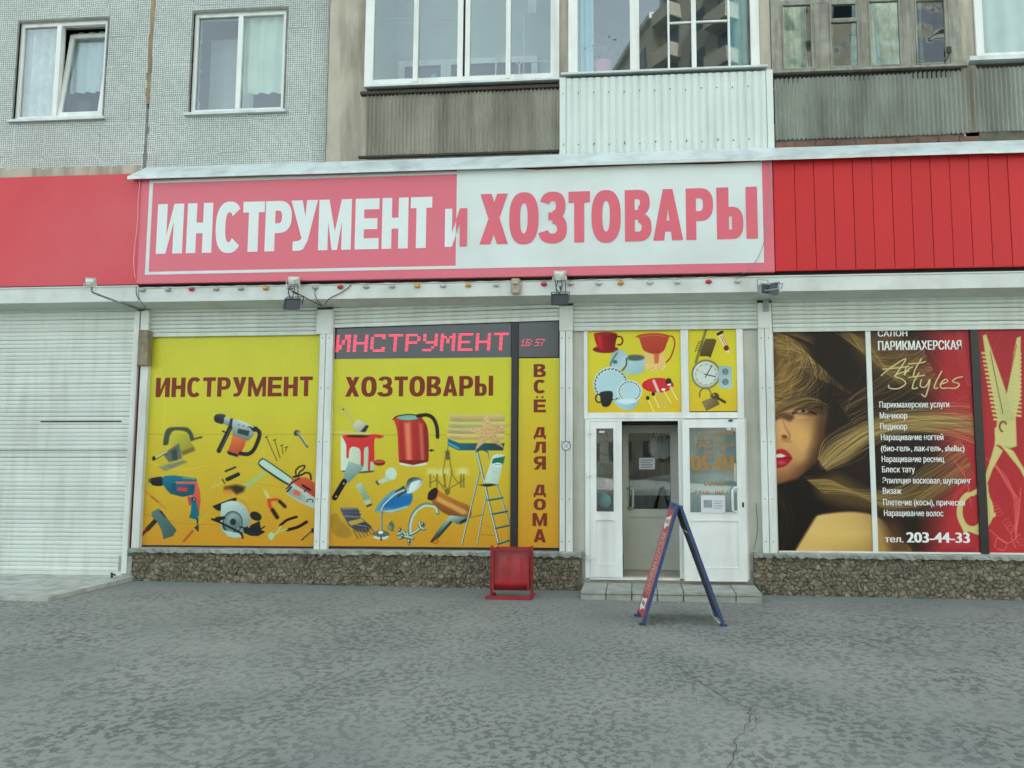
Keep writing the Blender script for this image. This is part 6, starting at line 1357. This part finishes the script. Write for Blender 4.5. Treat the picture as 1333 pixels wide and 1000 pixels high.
for k in range(8): a = 150 + (k * 53) % 150; b = 780 + (k * 71) % 200; c.ring(a, b, 16, 16, 2, (220, 112, 106), 0, 300, al=.8)
c.line([(90, 230), (300, 232)], 2, (206, 90, 86), al=.6); c.line([(180, 20), (150, 90), (90, 180)], 2, (206, 90, 86), sm=True, al=.6)
c.poly([(98, 40), (112, 34), (205, 300), (240, 400), (245, 520), (215, 530), (150, 510), (160, 400), (110, 130)], SC, (176, 178, 124), (100, 50, 240, 520), b=.5); c.poly([(245, 50), (262, 42), (262, 300), (235, 420), (215, 350), (200, 300)], SC, (186, 184, 126), (200, 60, 260, 400), b=.5)
c.poly([(150, 440), (240, 400), (245, 520), (210, 520), (150, 512)], SC)
for i in range(17):
    y = 115 + i * 18; x = 110 + i * 3.2; c.line([(x - 14, y), (x + 14, y + 4)], 9, SC, b=.5)
    if i < 16: c.line([(236, y), (262, y + 4)], 9, SC, b=.5) if i % 1 == 0 else None
c.line([(130, 110), (185, 380)], 3, (90, 60, 46)); c.line([(200, 290), (245, 80)], 3, (150, 60, 56)); c.ring(186, 435, 15, 22, 7, (120, 50, 44), 100, 330)
c.poly([(150, 510), (185, 540), (140, 620), (112, 700), (104, 660), (130, 580)], SC, b=.5); c.poly([(170, 512), (230, 540), (290, 640), (300, 700), (260, 620), (200, 545)], SC, b=.5)
c.ring(60, 800, 72, 85, 26, SC, -75, 75, b=.5); c.line([(112, 690), (118, 730), (132, 780)], 16, SC, sm=True); c.ell(142, 818, 12, 12, SC)
for P in ([(20, 960), (60, 900), (120, 880), (200, 940), (260, 900)], [(150, 960), (160, 920), (200, 940), (190, 970), (160, 965)], [(240, 960), (220, 900), (250, 840), (262, 700)]): c.line(P, 3, (226, 130, 120), sm=True, al=.8)
c.build(pt, name='print')
# ------------------------------------------------------------------ steps and ramp slab
qs = G(870, 783); ysf = qs.y; zstp = R(870, 771, ysf).z; xs0 = R(755.5, 776, ysf).x; xs1 = R(992.5, 776, ysf).x
step = thing('entrance_step', 'low pale tiled step in front of the shop entrance', 'step', (qs.x, ysf / 2, gz(qs.x)))
bx(xs0 + .02, xs1 - .02, ysf + .04, -.02, gz(xs0) - .3, zstp - .035).build('step_core', M['sill'], step)
n = 7; tw = (xs1 - xs0) / n; yb_ = -.03; ysp = ysf + (yb_ - ysf) * .52
for i in range(n):
    a, b = xs0 + i * tw + .004, xs0 + (i + 1) * tw - .004
    for (ya, ybb) in ((ysf - .015, ysp - .004), (ysp + .004, yb_)):
        j = random.uniform(-.004, .003); MB().box(a, b, ya, ybb, zstp - .032 + j, zstp + j).build('tile', M['step'], step, bevel=.004)
    MB().box(a + .002, b - .002, ysf, ysf + .03, gz(xs0) - .06, zstp - .036).build('riser_tile', M['step'], step, bevel=.004)
# ramp slab at left
za = zG + .0; P = [R(-150, 748, -.02), R(169, 746, -.02)]
f1 = G(62, 783); f2 = G(176, 755.5)
top = [Vector((P[0].x, -.0, zG)), Vector((P[1].x + .12, -.0, zG)), Vector((f2.x, min(f2.y, -.15), zG - .005)), Vector((f1.x, f1.y, gz(f1.x) + .045)), Vector((G(-150, 783).x, f1.y, gz(-8) + .045))]
mb = MB(); k = len(top); bot = [Vector((p.x, p.y, gz(p.x) - .2)) for p in top]
nn = 1; mb.add(top + bot, [(0, 4, 3, 2, 1), (4, 9, 8, 3), (3, 8, 7, 2), (2, 7, 6, 1), (0, 1, 6, 5)])
slab = mb.build('concrete_ramp', M['slab']); tag(slab, kind='structure')
for a_, b_ in ((756, 769), (971, 984)):
    bx(R(a_, 740, -.02).x, R(b_, 740, -.02).x, -.02, .1, gz(0) - .3, R(866, 716, -.02).z - (.25 if a_ > 900 else .3)).build('corner_pier', M['sill'], shop)
bl = R(145.5, 751, -.25); mb = MB(); mb.tube([(bl.x, bl.y, zG - .01), (bl.x, bl.y, zG + .05)], .015, 6); mb.tube([(bl.x - .015, bl.y, zG + .055), (bl.x + .05, bl.y, zG + .03)], .012, 6)
tag(mb.build('bolt', M['bird']), 'small dark bent bolt sticking up from the ramp by the closed shutter', 'bolt')
bx(R(157, 750, .0).x, R(176, 750, .0).x, -.06, .2, gz(-5.5) - .2, R(170, 724, -.06).z).build('corner_pier', M['sill'], shop)
# cross joint in the ramp (worn cement patches as raised crumbs)
# ------------------------------------------------------------------ litter bin
g0 = G(639, 780); g1_ = G(691, 780.5); bz = gz(g0.x); yb0 = g0.y
lb = thing('litter_bin', 'red metal litter bin with two side posts standing below the window ledge', 'litter bin', ((g0.x + g1_.x) / 2, yb0, bz))
xL, xR_ = g0.x - .015, g1_.x - .0; zt = R(665, 712, yb0).z; pw = .035
for x in (xL, xR_):
    bx(x - pw / 2, x + pw / 2, yb0 + .1, yb0 + .1 + pw, bz, zt).build('post', M['binred'], lb, bevel=.004)
    bx(x - pw / 2, x + pw / 2, yb0, yb0 + .34, bz, bz + .03).build('foot', M['binred'], lb, bevel=.004)
bx(xL - .05, xR_ + .02, yb0 - .03, yb0 + .012, bz + .0, bz + .04).build('base_rail', M['binred'], lb, bevel=.004)
v = []; n = 24; za_, zb2_ = R(665, 771, yb0).z, zt - .04; xa_, xb_ = xL + .03, xR_ - .03
prof = []
for i in range(n + 1):
    u = i / n; prof.append((yb0 + .05 + .03 * u - .012 * math.sin(u * math.pi) + (.08 * (1 - u / .2) ** 2 if u < .2 else 0), za_ + (zb2_ - za_) * u))
prof += [(yb0 + .3, zb2_ + .01), (yb0 + .28, za_ + .08)]
mb = MB(); m_ = len(prof); nx = 8
for i in range(nx + 1):
    x = xa_ + (xb_ - xa_) * i / nx; dent = .008 * math.sin(i * 1.9)
    for (y, z) in prof: v.append((x, y + dent * math.sin((z - za_) * 7), z))
f = [(i * m_ + j, (i + 1) * m_ + j, (i + 1) * m_ + (j + 1) % m_, i * m_ + (j + 1) % m_) for i in range(nx) for j in range(m_) if j != n + 0]
f.append(tuple(range(m_))[::-1]); f.append(tuple(nx * m_ + j for j in range(m_)))
mb.add(v, f); mb.build('bucket', M['binred'], lb)
mb = MB(); mb.box(xa_ - .006, xa_ + .012, yb0 + .02, yb0 + .05, za_ + .02, zb2_); mb.box(xb_ - .012, xb_ + .006, yb0 + .02, yb0 + .05, za_ + .02, zb2_); mb.box(xa_, xb_, yb0 + .015, yb0 + .04, zb2_ - .01, zb2_ + .012); mb.build('bucket_rim', M['binred'], lb, bevel=.003)
MB().tube([(xL, yb0 + .12, (za_ + zb2_) / 2), (xR_, yb0 + .12, (za_ + zb2_) / 2)], .012).build('pivot', M['binred'], lb)
# ------------------------------------------------------------------ folding board
fL, bL, fR, bR = G(837.5, 814.5), G(830, 802), G(943, 816), G(932, 802)
zgA = gz(fL.x); ytop = (fL.y + fR.y) / 2; tF = R(883, 661, ytop + .02)
dL = bL - fL; dR = bR - fR; dT = (dL + dR) / 2
ab = thing('a_board', 'blue framed folding street board with a red printed face before the entrance', 'street sign', ((fL.x + fR.x) / 2, (fL.y + bR.y) / 2, gz(fL.x)))
def panel(f0, d0, t0, dT, side, printed):
    up = t0 - f0; n_ = d0.cross(up).normalized(); n_ = n_ if n_.x * side > 0 else -n_     # outward
    th_ = .03; e = up.normalized()
    def P(u, v_, k): return f0.lerp(t0, v_) + (d0.lerp(dT, v_)) * u + n_ * k
    def slab_(u0, u1, v0, v1, k0, k1):
        mb_ = MB(); q = [P(u0, v0, k0), P(u1, v0, k0), P(u1, v1, k0), P(u0, v1, k0), P(u0, v0, k1), P(u1, v0, k1), P(u1, v1, k1), P(u0, v1, k1)]
        return mb_.add(q, [(0, 3, 2, 1), (4, 5, 6, 7), (0, 1, 5, 4), (1, 2, 6, 5), (2, 3, 7, 6), (3, 0, 4, 7)])
    fr = bpy.data.objects
    w_ = .045 / .5
    a = slab_(0, w_, 0, 1, -.016, .016); pn_ = a.build('panel', M['blue'], ab); 
    slab_(1 - w_, 1, .0, 1, -.016, .016).build('frame_rail', M['blue'], pn_); slab_(w_, 1 - w_, .965, 1, -.015, .015).build('frame_rail', M['blue'], pn_); slab_(w_, 1 - w_, .05, .085, -.015, .015).build('frame_rail', M['blue'], pn_)
    slab_(w_, 1 - w_, .085, .965, -.004, .002).build('sheet', M['boardback'], pn_)
    if printed: slab_(w_ * .6, 1 - w_ * .5, .05, .97, .0, .017).build('print', M['boardred'], pn_)
    return P, pn_
M['boardred'] = mat('board_red_print', S(176, 62, 66), .5, .1, 8, dirt=S(150, 90, 90), dirt_s=9, dirt_a=.5)
tFf = Vector((tF.x - .012, tF.y, tF.z)); tFr = Vector((tF.x + .03, tF.y, tF.z))
PL, pl = panel(Vector((fL.x, fL.y, zgA)), dL, tFf, dT * .95, -1, True)
PRt, prr = panel(Vector((fR.x, fR.y, gz(fR.x))), dR, tFr, dT * .95, 1, True)
bbk = MB()
# faded lettering bars, white arrow marks on the printed face
def onface(poly, name, m, k=.0185):
    MB().add([PL(u, v_, k) for u, v_ in poly], [tuple(range(len(poly)))]).build(name, m, pl)
M['boardpale'] = mat('board_pale_print', S(214, 170, 160), .5, .15, 20); 
WHT = M['offw']
for c0_ in (.145, .86):
    onface([(.22, c0_ - .035), (.82, c0_ - .03), (.86, c0_ + .03), (.25, c0_ + .035)], 'white_badge', WHT); onface([(.7, c0_ - .075), (.9, c0_ - .03), (.4, c0_ - .03)], 'badge_tip', WHT, .0188); onface([(.2, c0_ + .065), (.2, c0_ + .03), (.7, c0_ + .03)], 'badge_tip', WHT, .0188)
    onface([(.32, c0_ - .018), (.74, c0_ - .016), (.76, c0_ + .016), (.35, c0_ + .018)], 'badge_text', M['greymet'], .0192)
text('ПАРИКМАХЕРСКАЯ', 0, 1, 0, 1, 0, M['boardpale'], pl, off=.02, plane=lambda u, v_: PL(.24 + v_ * .56, .24 + u * .52, .019))
onface([(.1, .22), (.15, .22), (.15, .8), (.1, .8)], 'pale_stripe', M['boardpale'])
MB().tube([PL(.2, .62, -.03), (PL(.2, .62, -.03) + PRt(.2, .62, -.03)) / 2 - Vector((0, 0, .05)), PRt(.2, .62, -.03)], .004, 5) if 0 else None
MB().tube([PRt(.0, .80, -.03), PRt(.45, .81, -.04), PRt(.9, .86, -.03)], .005, 5).build('strap', M['offw'], ab)
MB().tube([PRt(.1, .03, -.03), PRt(.6, .06, -.05), PRt(.95, .11, -.03)], .005, 5).build('strap', M['offw'], ab)
for u in (.05, .95):
    a = PL(u, 1, 0); b = PRt(u, 1, 0); MB().tube([a - Vector((.02, 0, .005)), (a + b) / 2 + Vector((0, 0, .012)), b + Vector((.02, 0, -.005))], .02, 8).build('hinge', M['blue'], ab)
for Pp, dx in ((PL, -1), (PRt, 1)):
    for u in (.04, .96):
        q = Pp(u, .0, 0); bx(q.x - .04 + dx * .0, q.x + .03, q.y - .02, q.y + .03, gz(q.x), gz(q.x) + .02).build('foot', M['darkmet'], ab)
